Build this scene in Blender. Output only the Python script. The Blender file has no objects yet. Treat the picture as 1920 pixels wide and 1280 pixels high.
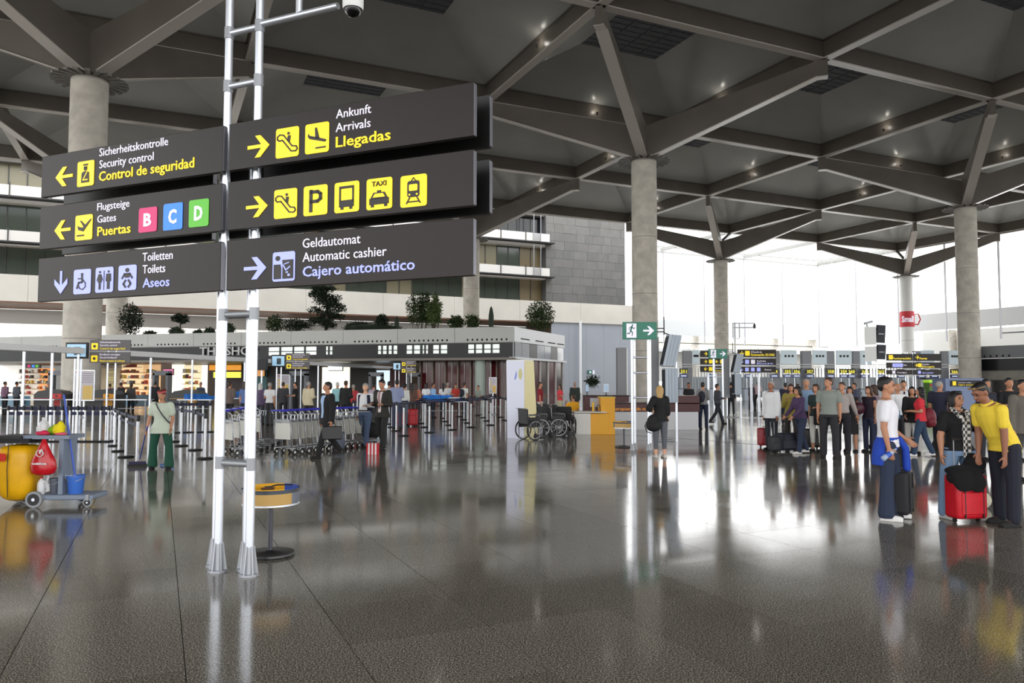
import bpy, math, random
import numpy as np
from mathutils import Vector, Matrix
random.seed(7)
sc=bpy.context.scene
COL=sc.collection
# ---------------- camera
FPX=1433.5; CAMH=1.72
PITCH=0.052446; ROLL=0.0014657; GANG=math.radians(24.718)
fw=Vector((0,math.cos(PITCH),math.sin(PITCH))); r0=Vector((1,0,0)); u0=r0.cross(fw)
rt=r0*math.cos(ROLL)+u0*math.sin(ROLL); up=-r0*math.sin(ROLL)+u0*math.cos(ROLL)
cam_data=bpy.data.cameras.new('camera'); cam=bpy.data.objects.new('camera',cam_data); COL.objects.link(cam)
cam_data.sensor_width=36; cam_data.lens=FPX/1920*36; cam_data.clip_end=2000; cam_data.clip_start=0.1
M=Matrix((( rt.x,up.x,-fw.x,0),(rt.y,up.y,-fw.y,0),(rt.z,up.z,-fw.z,CAMH),(0,0,0,1)))
cam.matrix_world=M; sc.camera=cam
# ---------------- world, sun, exposure
w=bpy.data.worlds.new('sky'); sc.world=w; w.use_nodes=True
nt=w.node_tree; bg=nt.nodes['Background']
tc=nt.nodes.new('ShaderNodeTexCoord'); sp=nt.nodes.new('ShaderNodeSeparateXYZ'); rp=nt.nodes.new('ShaderNodeValToRGB')
nt.links.new(tc.outputs['Generated'],sp.inputs[0]); nt.links.new(sp.outputs['Z'],rp.inputs[0]); nt.links.new(rp.outputs[0],bg.inputs[0])
rp.color_ramp.elements[0].color=(1.0,0.99,0.96,1); rp.color_ramp.elements[1].color=(0.80,0.88,1.0,1)
bg.inputs[1].default_value=3.7
sun_d=bpy.data.lights.new('sun','SUN'); sun_d.energy=1.5; sun_d.angle=math.radians(4); sun_d.color=(1,.95,.88)
sun=bpy.data.objects.new('sun',sun_d); COL.objects.link(sun); sun.rotation_euler=(math.radians(52),0,math.radians(160))
sc.view_settings.view_transform='Standard'; sc.view_settings.look='None'; sc.view_settings.gamma=1
sc.view_settings.use_curve_mapping=False; sc.view_settings.exposure=0.0
# ---------------- geometry of view: pixel -> world
def ray(px,py): return fw*FPX+rt*(px-960)-up*(py-640)
def at(px,py,z=0.0):
    d=ray(px,py); t=(z-CAMH)/d.z; return Vector((0,0,CAMH))+d*t
def atY(px,py,Y):
    d=ray(px,py); t=Y/d.y; return Vector((0,0,CAMH))+d*t
def zat(py,Y,px=960): return atY(px,py,Y).z
def xat(px,Y,py=715): return atY(px,py,Y).x
U=Vector((math.cos(GANG),math.sin(GANG),0)); V=Vector((-math.sin(GANG),math.cos(GANG),0))
AA=17.5; ASP=0.95664; GX,GY=-1.28828,-2.11291; RZ=CAMH+AA*1.23242; CZ=CAMH+AA*0.90847
def G(i,j,z=0.0):
    p=U*(AA*(i-GX))+V*(AA*(j*ASP-GY)); return Vector((p.x,p.y,z))
# ---------------- materials
def lin(c):
    return tuple(((x/255)/12.92 if x/255<=.04045 else ((x/255+.055)/1.055)**2.4) for x in c)
MATS={}
def mat(name,rgb,rough=.5,metal=0,emit=0,noise=None,alpha=1,spec=None,trans=0,bump=0,ior=None,ecol=None):
    if name in MATS: return MATS[name]
    m=bpy.data.materials.new(name); m.use_nodes=True; n=m.node_tree; b=n.nodes['Principled BSDF']
    c=lin(rgb)+(1,)
    b.inputs['Base Color'].default_value=c; b.inputs['Roughness'].default_value=rough; b.inputs['Metallic'].default_value=metal
    if spec is not None: b.inputs['Specular IOR Level'].default_value=spec
    if ior: b.inputs['IOR'].default_value=ior
    if trans: b.inputs['Transmission Weight'].default_value=trans
    if emit: b.inputs['Emission Color'].default_value=(lin(ecol)+(1,)) if ecol else c; b.inputs['Emission Strength'].default_value=emit
    if alpha<1: b.inputs['Alpha'].default_value=alpha
    if noise or bump:
        sc_,amt=(noise or (8,.0))
        t=n.nodes.new('ShaderNodeTexCoord'); nz=n.nodes.new('ShaderNodeTexNoise'); nz.inputs['Scale'].default_value=sc_; nz.inputs['Detail'].default_value=5
        n.links.new(t.outputs['Object'],nz.inputs['Vector'])
        if amt:
            mx=n.nodes.new('ShaderNodeMix'); mx.data_type='RGBA'; mx.blend_type='MULTIPLY'; mx.inputs['Factor'].default_value=1
            rr=n.nodes.new('ShaderNodeMapRange'); rr.inputs['From Min'].default_value=.3; rr.inputs['From Max'].default_value=.7
            rr.inputs['To Min'].default_value=1-amt; rr.inputs['To Max'].default_value=1+amt*.4
            n.links.new(nz.outputs[0],rr.inputs['Value']); mx.inputs['A'].default_value=c
            n.links.new(rr.outputs[0],mx.inputs['B']); n.links.new(mx.outputs['Result'],b.inputs['Base Color'])
        if bump:
            bp=n.nodes.new('ShaderNodeBump'); bp.inputs['Strength'].default_value=bump; bp.inputs['Distance'].default_value=.02
            n.links.new(nz.outputs[0],bp.inputs['Height']); n.links.new(bp.outputs[0],b.inputs['Normal'])
    MATS[name]=m; return m
# terrazzo floor
def floor_mat():
    m=bpy.data.materials.new('terrazzo'); m.use_nodes=True; n=m.node_tree; b=n.nodes['Principled BSDF']
    t=n.nodes.new('ShaderNodeNewGeometry')
    nz=n.nodes.new('ShaderNodeTexNoise'); nz.inputs['Scale'].default_value=95; nz.inputs['Detail'].default_value=2; nz.inputs['Roughness'].default_value=.6
    n2=n.nodes.new('ShaderNodeTexNoise'); n2.inputs['Scale'].default_value=.5; n2.inputs['Detail'].default_value=4
    oi=n.nodes.new('ShaderNodeObjectInfo')
    n.links.new(t.outputs['Position'],nz.inputs['Vector']); n.links.new(t.outputs['Position'],n2.inputs['Vector'])
    cr=n.nodes.new('ShaderNodeValToRGB'); e=cr.color_ramp.elements
    e[0].position=.34; e[0].color=lin((48,46,42))+(1,); e[1].position=.68; e[1].color=lin((196,188,172))+(1,)
    k=e.new(.5); k.color=lin((104,99,91))+(1,)
    n.links.new(nz.outputs[0],cr.inputs[0])
    mx=n.nodes.new('ShaderNodeMix'); mx.data_type='RGBA'; mx.blend_type='MULTIPLY'; mx.inputs['Factor'].default_value=1
    rr=n.nodes.new('ShaderNodeMapRange'); rr.inputs['To Min'].default_value=.86; rr.inputs['To Max'].default_value=1.08
    n.links.new(oi.outputs['Random'],rr.inputs['Value']); n.links.new(cr.outputs[0],mx.inputs['A']); n.links.new(rr.outputs[0],mx.inputs['B'])
    n.links.new(mx.outputs['Result'],b.inputs['Base Color'])
    r2=n.nodes.new('ShaderNodeMapRange'); r2.inputs['From Min'].default_value=.35; r2.inputs['From Max'].default_value=.65
    r2.inputs['To Min'].default_value=.055; r2.inputs['To Max'].default_value=.115
    n.links.new(n2.outputs[0],r2.inputs['Value'])
    ad=n.nodes.new('ShaderNodeMath'); ad.operation='MULTIPLY_ADD'; ad.inputs[1].default_value=.035; n.links.new(oi.outputs['Random'],ad.inputs[0]); n.links.new(r2.outputs[0],ad.inputs[2]); n.links.new(ad.outputs[0],b.inputs['Roughness'])
    b.inputs['IOR'].default_value=1.6
    return m
FLOOR=floor_mat()
def concrete_mat():
    m=mat('concrete',(208,201,190),.75,noise=(1.6,.22),bump=.15); return m
CONC=concrete_mat()
STEEL=mat('painted steel beam',(114,107,99),.34,noise=(.5,.12))
SHELL=mat('ceiling shell',(176,176,172),.27,noise=(.25,.1))
CHROME=mat('chrome',(168,170,174),.26,1)
ALU=mat('brushed aluminium',(214,218,226),.3,.75)
ALUD=mat('dull aluminium',(150,152,156),.45,.5)
WHITE=mat('white paint',(232,232,230),.5)
BLACK=mat('black plastic',(18,18,20),.5)
DARK=mat('charcoal',(42,42,46),.5)
GREY=mat('grey panel',(140,142,146),.5)
GLASS=mat('clear glass',(225,238,235),.03,0,trans=1,ior=1.1)
YEL=mat('yellow plastic',(236,184,20),.45)
RED=mat('red plastic',(190,22,30),.4)
BLUE=mat('blue plastic',(44,84,170),.4)
# ---------------- mesh builder
class MB:
    def __init__(s): s.v=[]; s.f=[]
    def add(s,vs,fs):
        o=len(s.v); s.v+= [tuple(x) for x in vs]; s.f+=[tuple(i+o for i in f) for f in fs]; return s
    def box(s,c,d,rz=0,rx=0,ry=0):
        h=Vector(d)/2; R=Matrix.Rotation(rz,3,'Z')@Matrix.Rotation(ry,3,'Y')@Matrix.Rotation(rx,3,'X'); c=Vector(c)
        vs=[c+R@Vector((x*h.x,y*h.y,z*h.z)) for z in(-1,1) for y in(-1,1) for x in(-1,1)]
        return s.add(vs,[(0,2,3,1),(4,5,7,6),(0,1,5,4),(2,6,7,3),(0,4,6,2),(1,3,7,5)])
    def bar(s,a,b,w,h,h2=None,upv=(0,0,1)):
        a=Vector(a);b=Vector(b);d=(b-a).normalized();x=d.cross(Vector(upv))
        if x.length<1e-6:x=d.cross(Vector((1,0,0)))
        x.normalize();y=x.cross(d);h2=h if h2 is None else h2
        vs=[p+x*sx*w/2+y*sy*hh/2 for p,hh in((a,h),(b,h2)) for sx,sy in((-1,-1),(1,-1),(1,1),(-1,1))]
        return s.add(vs,[(3,2,1,0),(4,5,6,7),(0,1,5,4),(1,2,6,5),(2,3,7,6),(3,0,4,7)])
    def cone(s,a,b,ra,rb,n=12,cap=True):
        a=Vector(a);b=Vector(b);d=(b-a)
        if d.length<1e-7:return s
        d.normalize();x=d.cross(Vector((0,0,1)))
        if x.length<1e-4:x=Vector((1,0,0))
        x.normalize();y=x.cross(d)
        vs=[p+(x*math.cos(2*math.pi*k/n)+y*math.sin(2*math.pi*k/n))*r for p,r in((a,ra),(b,rb)) for k in range(n)]
        fs=[(k,(k+1)%n,n+(k+1)%n,n+k) for k in range(n)]
        if cap: fs+=[tuple(range(n-1,-1,-1)),tuple(range(n,2*n))]
        return s.add(vs,fs)
    def tube(s,pts,r,n=8):
        rs=r if isinstance(r,(list,tuple)) else [r]*len(pts); pts=[Vector(p) for p in pts]
        rings=[];px=None
        for i,p in enumerate(pts):
            d=(pts[min(i+1,len(pts)-1)]-pts[max(i-1,0)]).normalized()
            x=(px-d*px.dot(d)) if px is not None else d.cross(Vector((0,0,1)))
            if x.length<1e-4:x=d.cross(Vector((1,0,0)))
            x.normalize();px=x;y=x.cross(d)
            rings+=[p+(x*math.cos(2*math.pi*k/n)+y*math.sin(2*math.pi*k/n))*rs[i] for k in range(n)]
        m=len(pts);fs=[(i*n+k,i*n+(k+1)%n,(i+1)*n+(k+1)%n,(i+1)*n+k) for i in range(m-1) for k in range(n)]
        fs+=[tuple(range(n-1,-1,-1)),tuple(range((m-1)*n,m*n))]
        return s.add(rings,fs)
    def lathe(s,c,prof,n=20,sx=1,sy=1):
        c=Vector(c);vs=[];fs=[]
        for r,z in prof: vs+=[c+Vector((r*sx*math.cos(2*math.pi*k/n),r*sy*math.sin(2*math.pi*k/n),z)) for k in range(n)]
        m=len(prof)
        fs=[(i*n+k,i*n+(k+1)%n,(i+1)*n+(k+1)%n,(i+1)*n+k) for i in range(m-1) for k in range(n)]
        fs+=[tuple(range(n-1,-1,-1)),tuple(range((m-1)*n,m*n))]
        return s.add(vs,fs)
    def ell(s,c,r,R=None,n=12,m=8):
        c=Vector(c);vs=[];R=R or Matrix.Identity(3)
        for i in range(m+1):
            t=math.pi*i/m
            for k in range(n):
                a=2*math.pi*k/n; vs.append(c+R@Vector((r[0]*math.sin(t)*math.cos(a),r[1]*math.sin(t)*math.sin(a),-r[2]*math.cos(t))))
        return s.add(vs,[(i*n+k,i*n+(k+1)%n,(i+1)*n+(k+1)%n,(i+1)*n+k) for i in range(m) for k in range(n)])
    def prism(s,poly,F,t):           # poly 2D -> F(x,y,depth)
        n=len(poly);vs=[F(x,y,0) for x,y in poly]+[F(x,y,t) for x,y in poly]
        return s.add(vs,[tuple(range(n)),tuple(range(2*n-1,n-1,-1))]+[(k,n+k,n+(k+1)%n,(k+1)%n) for k in range(n)])
    def build(s,name,m,parent=None,smooth=False,mesh_only=False):
        me=bpy.data.meshes.new(name); me.from_pydata(s.v,[],s.f); me.update()
        if m: me.materials.append(m)
        if smooth:
            me.polygons.foreach_set('use_smooth',[True]*len(me.polygons))
        if mesh_only: return me
        o=bpy.data.objects.new(name,me); COL.objects.link(o)
        if parent: o.parent=parent
        return o
def shade_auto(o,ang=35):
    me=o.data; me.polygons.foreach_set('use_smooth',[True]*len(me.polygons)); me.set_sharp_from_angle(angle=math.radians(ang)); return o
def ref(name,me,parent,mtx=None):
    o=bpy.data.objects.new(name,me); COL.objects.link(o)
    if parent:o.parent=parent
    if mtx is not None:o.matrix_basis=mtx
    return o
def empty(name,loc=(0,0,0),rz=0,kind=None):
    o=bpy.data.objects.new(name,None); COL.objects.link(o); o.location=loc; o.rotation_euler=(0,0,rz); o.empty_display_size=.2
    if kind:o['kind']=kind
    return o
def tag(o,label,cat,group=None,kind=None):
    o['label']=label;o['category']=cat
    if group:o['group']=group
    if kind:o['kind']=kind
    return o
def struct(o): o['kind']='structure'; return o
def thing(name,label,cat,loc=(0,0,0),rz=0,group=None):
    return tag(empty(name,loc,rz),label,cat,group)
def copy_tree(o,parent=None):
    c=o.copy(); COL.objects.link(c)
    if parent is not None: c.parent=parent
    for ch in list(o.children): copy_tree(ch,c)
    return c
PENDING=[]; WLD=[]
def text(body,F,x,y,cap,m,parent,width=None,bold=0,sx=.8,name='lettering',t=.003,align='LEFT'):
    cu=bpy.data.curves.new(name,'FONT'); cu.body=body; cu.size=1; cu.extrude=.02; cu.offset=bold; cu.resolution_u=2
    o=bpy.data.objects.new('tmp',cu); COL.objects.link(o); PENDING.append((o,F,x,y,cap,m,parent,width,sx,name,t,align))
def flush_text():
    bpy.context.view_layer.update(); dg=bpy.context.evaluated_depsgraph_get()
    for o,F,x,y,cap,m,parent,width,sx,name,t,align in PENDING:
        me=bpy.data.meshes.new_from_object(o.evaluated_get(dg)); me.name=name
        n=len(me.vertices); co=np.empty(n*3); me.vertices.foreach_get('co',co); co=co.reshape(-1,3)
        x0,x1=co[:,0].min(),co[:,0].max(); s=cap/.70; ss=(width/(x1-x0)) if width else s*sx
        co[:,0]=(co[:,0]-x0)*ss; 
        if align=='CENTER': co[:,0]-=(x1-x0)*ss/2
        co[:,1]*=s; co[:,2]*=t/.02
        p0=np.array(F(x,y,0)); ex=np.array(F(x+1,y,0))-p0; ey=np.array(F(x,y+1,0))-p0; ez=np.array(F(x,y,1))-p0
        if hasattr(F,'curved'): co=np.array([tuple(F(a,b_,c+t)) for a,b_,c in co])
        else: co=p0+co[:,:1]*ex+co[:,1:2]*ey+(co[:,2:]+t)*ez
        me.vertices.foreach_set('co',co.reshape(-1)); me.materials.clear(); me.materials.append(m); me.update()
        q=bpy.data.objects.new(name,me); COL.objects.link(q)
        if parent: q.parent=parent; q.matrix_parent_inverse=parent.matrix_world.inverted()
        bpy.data.objects.remove(o)
    PENDING.clear()
def wthing(name,label,cat,loc,group=None):   # children are modelled in world coordinates, the root sits at the base
    o=tag(empty(name),label,cat,group); WLD.append((o,Vector(loc))); return o
def rebase():
    for o,l in WLD:
        o.location=l
        for ch in o.children: ch.matrix_parent_inverse=Matrix.Translation(-l)
def rrect(x0,y0,x1,y1,r,n=4):
    o=[]
    for cx,cy,a0 in((x1-r,y0+r,-90),(x1-r,y1-r,0),(x0+r,y1-r,90),(x0+r,y0+r,180)):
        for k in range(n+1):
            a=math.radians(a0+90*k/n); o.append((cx+r*math.cos(a),cy+r*math.sin(a)))
    return o
def circ(x,y,r,n=14,ry=None): ry=ry or r; return [(x+r*math.cos(2*math.pi*k/n),y+ry*math.sin(2*math.pi*k/n)) for k in range(n)]
def frame(origin,ex,ey=(0,0,1)):
    o=Vector(origin);ex=Vector(ex).normalized();ey=Vector(ey).normalized();ez=ex.cross(ey)
    return lambda x,y,d=0:o+ex*x+ey*y+ez*d
# ================= FLOOR
SU,SV=0.985,0.92
fl=empty('floor',kind='structure')
b=MB(); b.box((20,50,-.105),(260,240,.2)); b.build('substrate',mat('joint grout',(30,28,26),.8),fl)
cells=[]
for i in range(-30,60):
    for j in range(-6,60):
        u0_=4.12+(i-4)*SU; v0_=5.06+(j-5)*SV
        c=U*(u0_+SU/2)+V*(v0_+SV/2)
        if -35<c.x<45 and -6<c.y<46: cells.append((c.length,c,u0_,v0_))
def infov(c): return c.y>3.2 and abs(c.x)<c.y*.70+.6
vis=sorted([q for q in cells if infov(q[1])],key=lambda q:q[0])
near=vis[:300]; ns=set(id(q) for q in near)
g=.0028
smb=MB()
smb.add([(x,y,z) for z in(-.02,0) for x,y in((-SU/2+g,-SV/2+g),(SU/2-g,-SV/2+g),(SU/2-g,SV/2-g),(-SU/2+g,SV/2-g))],[(3,2,1,0),(4,5,6,7),(0,1,5,4),(1,2,6,5),(2,3,7,6),(3,0,4,7)])
sme=smb.build('floor_slab',FLOOR,mesh_only=True)
for q in near:
    o=ref('floor_slab',sme,fl); o.location=(q[1].x,q[1].y,0); o.rotation_euler=(0,0,GANG)
b=MB()
for q in cells:
    if id(q) in ns: continue
    c=q[1]; a_,b_=U*(SU/2-g),V*(SV/2-g)
    b.add([c-a_-b_,c+a_-b_,c+a_+b_,c-a_+b_],[(0,1,2,3)])
cellset=set((round(q[2],2),round(q[3],2)) for q in cells)
# large plates beyond the single slabs
for i in range(-110,160,4):
    for j in range(-46,150,4):
        u0_=4.12+(i-4)*SU; v0_=5.06+(j-5)*SV
        c=U*(u0_+2*SU)+V*(v0_+2*SV)
        inside=[(round(4.12+(i+x-4)*SU,2),round(5.06+(j+y-5)*SV,2)) for x in range(4) for y in range(4)]
        k=[p in cellset for p in inside]
        if not any(k):
            a_,b_=U*(2*SU-g),V*(2*SV-g); b.add([c-a_-b_,c+a_-b_,c+a_+b_,c-a_+b_],[(0,1,2,3)])
        elif not all(k):
            for (uu,vv),kk in zip(inside,k):
                if not kk:
                    c2=U*(uu+SU/2)+V*(vv+SV/2); a_,b_=U*(SU/2-g),V*(SV/2-g); b.add([c2-a_-b_,c2+a_-b_,c2+a_+b_,c2-a_+b_],[(0,1,2,3)])
o=b.build('far_slabs',FLOOR,fl); o['kind']='stuff'
# expansion joint crossing the hall
b=MB(); P=[at(1120,812),at(1250,820),at(1440,835),at(1640,850),at(1920,866),at(2050,872)]
for p,q in zip(P[:-1],P[1:]): b.bar(p+Vector((0,0,.0005)),q+Vector((0,0,.0005)),.03,.004)
b.build('expansion_joint',mat('rubber joint',(38,38,40),.7),fl)
o=MB().box((0,60,-.35),(1200,1200,.2)).build('outside_ground',mat('outside paving',(176,172,165),.9)); struct(o); o.name='trim_1'
# ================= ROOF
ceil=empty('ceiling',kind='structure')
I0,I1,J0,J1=-4,5,-4,3
BW,BD=.62,1.3
FLG=mat('pale glossy flange',(206,198,190),.2,spec=.8)
def edge(a,b_,name='beam',m=STEEL):
    mb=MB(); up1=Vector((0,0,1))
    A=G(*a,RZ+BD/2);B=G(*b_,RZ+BD/2); d=(B-A).normalized()
    mb.bar(A,B,BW*.55,BD);  mb.bar(A+up1*(BD/2-.04),B+up1*(BD/2-.04),BW,.08)
    o=mb.build(name,m,ceil)
    MB().bar(A-up1*(BD/2-.04),B-up1*(BD/2-.04),BW,.08).build('bottom_flange',FLG,o)
    return o
for i in range(I0,I1+1):
    for j in range(J0,J1+1):
        if i<I1: edge((i,j),(i+1,j))
        if j<J1: edge((i,j),(i,j+1))
RISE=2.3; IN=.31
LOUV=mat('dark louvre',(96,98,106),.6,noise=(3,.2))
for i in range(I0,I1):
    for j in range(J0,J1):
        zt=RZ+BD; e=.012
        lo=[G(i+e,j+e,zt),G(i+1-e,j+e,zt),G(i+1-e,j+1-e,zt),G(i+e,j+1-e,zt)]
        hi=[G(i+IN,j+IN,zt+RISE),G(i+1-IN,j+IN,zt+RISE),G(i+1-IN,j+1-IN,zt+RISE),G(i+IN,j+1-IN,zt+RISE)]
        for k in range(4):
            k2=(k+1)%4; t_=Vector((0,0,.12))
            mb=MB(); q=[lo[k],lo[k2],hi[k2],hi[k]]; mb.add(q+[x+t_ for x in q],[(3,2,1,0),(4,5,6,7),(0,1,5,4),(1,2,6,5),(2,3,7,6),(3,0,4,7)])
            mb.build('roof_shell',SHELL,ceil)
        mb=MB(); t2=Vector((0,0,.9))
        mb.add([hi[k]+(t2 if 0 else Vector((0,0,.02))) for k in range(4)]+[h+Vector((0,0,.2)) for h in hi],[(3,2,1,0),(4,5,6,7),(0,1,5,4),(1,2,6,5),(2,3,7,6),(3,0,4,7)])
        lv=mb.build('louvre_panel',LOUV,ceil)
        mb=MB(); n=9
        for s in range(n):
            f=(s+.5)/n; pa=hi[0].lerp(hi[3],f);pb=hi[1].lerp(hi[2],f); mb.bar(pa,pb,.10,.03)
        for s in (.25,.5,.75):
            mb.bar(hi[0].lerp(hi[1],s),hi[3].lerp(hi[2],s),.08,.04)
        mb.build('louvre_blades',LOUV,ceil)['kind']='stuff'
# trellis bay beyond the last shells
TR=mat('pale trellis steel',(170,168,162),.5)
for i in range(3,6):
    mb=MB(); A=G(i,3,RZ+.3);B=G(i,4,RZ+.3); mb.bar(A,B,.35,.5)
    if i<5 or 1: pass
    mb.build('beam',TR,ceil)
for a,b_ in(((2.9,4),(5,4)),((5,-3),(5,4))):
    mb=MB(); A=G(*a,RZ-.1);B=G(*b_,RZ-.1)
    mb.bar(A,B,.18,.18); mb.bar(A+Vector((0,0,.9)),B+Vector((0,0,.9)),.18,.18)
    n=int((B-A).length/2)
    for k in range(n): 
        p=A.lerp(B,k/n); mb.bar(p,A.lerp(B,(k+.5)/n)+Vector((0,0,.9)),.07,.07); mb.bar(A.lerp(B,(k+.5)/n)+Vector((0,0,.9)),A.lerp(B,(k+1)/n),.07,.07)
    mb.build('edge_truss',TR,ceil)
# sprinkler drops / small spot lamps under the beams
SPOT=mat('spot lamp lens',(255,240,215),.4,emit=1.2)
# ================= COLUMNS
def column(i,j,label,h=CZ,rad=.9,crown=True,m=CONC,arms=True):
    base=G(i,j); c=thing('column',label,'column',base,0,'round concrete columns with four roof struts'); c['kind']='thing'
    mb=MB(); n=8
    prof=[(rad*1.0,0),(rad,h*.25),(rad,h*.25+.001),(rad,h*.5),(rad,h*.75),(rad,h-.12),(rad*.97,h)]
    mb.lathe((0,0,0),prof,32); o=mb.build('shaft',m,c,smooth=False); shade_auto(o,40)
    for z in (h*.22,h*.45,h*.68): MB().lathe((0,0,z),[(rad+.003,0),(rad+.003,.03)],32).build('cast_joint',mat('cast joint grey',(120,117,110),.8),c)  # thin grey bands mark the casting joints
    if crown:
        mb=MB(); n=22
        for k in range(n):
            a=2*math.pi*k/n; d=Vector((math.cos(a),math.sin(a),0))
            mb.bar(d*(rad*.9)+Vector((0,0,h+.02)),d*(rad+.95)+Vector((0,0,h-.12)),.26,.16,.1)
        mb.lathe((0,0,h-.05),[(rad*.9,0),(rad+.1,.02),(rad+.1,.12),(rad*.9,.14)],24)
        mb.build('lamp_crown',mat('lamp ring',(118,114,108),.5,noise=(6,.3)),c)
    if arms:
        for di,dj in((-.5,-.5),(.5,-.5),(.5,.5),(-.5,.5)):
            e=G(i+di,j+dj)-base; L=e.length; d=e.normalized()
            mb=MB(); w1=.5; zb0,zt0=h+.05,h+2.45; zb1,zt1=RZ-1.15,RZ-.05
            s=Vector((-d.y,d.x,0)); vs=[]
            for t,zb,zt,ww in((.25,zb0,zt0,.55),(L-.45,zb1,zt1,.42),(L+.25,zb1,RZ+.4,.42)):
                p=d*t
                vs+=[p-s*ww/2+Vector((0,0,zb)),p+s*ww/2+Vector((0,0,zb)),p+s*ww/2+Vector((0,0,zt)),p-s*ww/2+Vector((0,0,zt))]
            fs=[(0,1,2,3),(11,10,9,8)]
            for q in(0,4): fs+=[(q,q+4,q+5,q+1),(q+1,q+5,q+6,q+2),(q+2,q+6,q+7,q+3),(q+3,q+7,q+4,q)]
            mb.add(vs,fs); st=mb.build('strut',STEEL,c); mb=MB(); mb.bar(d*.25+Vector((0,0,zb0)),d*(L-.45)+Vector((0,0,zb1)),.75,.07)
            mb.bar(d*(L-.45)+Vector((0,0,zb1)),d*(L+.25)+Vector((0,0,zb1)),.6,.07)
            mb.build('bottom_flange',FLG,st)
    return c
column(.5,.5,'big concrete column in front of the end of the grey stone wall, right of centre')
column(2.5,2.5,'slim-looking grey column rising behind the distant green exit sign')
column(2.5,.5,'concrete column at the right behind the blue cash machine kiosk')
column(-1.5,.5,'huge concrete column at the far left above the security sign panels')
column(.5,2.5,'far concrete column just right of the bottom sign panel, in front of the balconies')
c4=column(4.5,2.5,'white column with the red banner wrapped round it',m=mat('white painted concrete',(226,226,222),.6))
for i,j,l in((-1.5,2.5,'shaded concrete column beside the palm left of the sign mast'),): column(i,j,l)
for i,j in((.5,-1.5),(2.5,-1.5),(-1.5,-1.5),(4.5,.5)):
    c=column(i,j,'concrete roof column outside the picture frame'); c['kind']='structure'
    for q in('label','category','group'): del c[q]

# lamps fixed to the beams
for i,j,di,dj,wh in((0,.42,-1,0,'between the big sign and the top of the near strut'),(.55,1,0,-1,'left of the near column\'s upright strut'),(1,.6,-1,0,'above the long right-hand strut of the near column'),(2,.55,-1,0,'highest of the right-hand group'),(2.6,1,0,-1,'above the left strut of the right column'),(2,1.55,-1,0,'on the beam right of the near column head'),(1,1.6,-1,0,'just left of the near column head'),(3,1.6,-1,0,'in the middle of the far right bays'),(0,1.55,-1,0,'just right of the sign\'s back panel'),(3,.6,-1,0,'right of the right column\'s upright strut'),(1,2.5,-1,0,'hidden low behind the near column'),(2,2.6,-1,0,'over the far slim column')):
    p=G(i+di*.032,j+dj*.032,RZ+.45)
    o=thing('beam_lamp','small beam lamp '+wh,'lamp',p,0,'lamps on the roof beams'); MB().cone((0,0,-.12),(0,0,.12),.1,.1,10).build('housing',DARK if 0 else STEEL,o); MB().cone((0,0,.12),(0,0,.14),.06,.06,10).build('lens',SPOT,o)
    l=bpy.data.lights.new('lamp_light','POINT'); l.energy=9; l.shadow_soft_size=.12; l.color=(1,.95,.86); q=bpy.data.objects.new('lamp_light',l); COL.objects.link(q); q.location=(0,0,.3); q.parent=o
# ================= planes
class Plane:
    def __init__(s,o,d):
        s.o=Vector(o);s.d=Vector(d).normalized();s.n=s.d.cross(Vector((0,0,1)))   # n: outward when d runs to the right of the viewer
    def hit(s,px,py):
        r=ray(px,py);c=Vector((0,0,CAMH));t=(s.o-c).dot(s.n)/r.dot(s.n);p=c+r*t
        return (p-s.o).dot(s.d),p.z
    def P(s,x,z,d=0): p=s.o+s.d*x+s.n*d; return Vector((p.x,p.y,z))
    def box(s,mb,x0,x1,z0,z1,d0,d1):
        vs=[s.P(x,z,d) for d in(d0,d1) for z in(z0,z1) for x in(x0,x1)]
        return mb.add(vs,[(0,1,3,2),(4,6,7,5),(0,4,5,1),(2,3,7,6),(0,2,6,4),(1,5,7,3)])
    def pbox(s,mb,px0,px1,z0,z1,d0,d1): return s.box(mb,s.hit(px0,700)[0],s.hit(px1,700)[0],z0,z1,d0,d1)
def one(pl,x0,x1,z0,z1,d0,d1,name,m,parent): return pl.box(MB(),x0,x1,z0,z1,d0,d1).build(name,m,parent)
# ================= MAIN BUILDING BEHIND
W=Plane(G(0,4.0),U)
xs=lambda px:W.hit(px,600)[0]
zb=lambda py,px=950:W.hit(px,py)[1]
CREAM=mat('cream render',(214,207,195),.8,noise=(.3,.08))
XL=xs(-160); XR=xs(1195); X0=xs(1024); X1=xs(1173)
zc0,zc1=zb(600),zb(561)
wall=empty('wall_back',kind='structure')
n=9
for k in range(n):
    a=XL+(XR-XL)*k/n; c=XL+(XR-XL)*(k+1)/n
    one(W,a+.015,c-.015,zc0,zc1,0,-.5,'cream_panel',CREAM,wall)
one(W,XL,XR,zc0+.02,zc1-.05,-.1,-.6,'wall_core',CREAM,wall)
SOF=mat('brown timber soffit',(120,84,62),.5,noise=(2,.2))
one(W,XL,xs(1035),zc0-.18,zc0-.02,0,-9,'soffit',SOF,wall)
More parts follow.
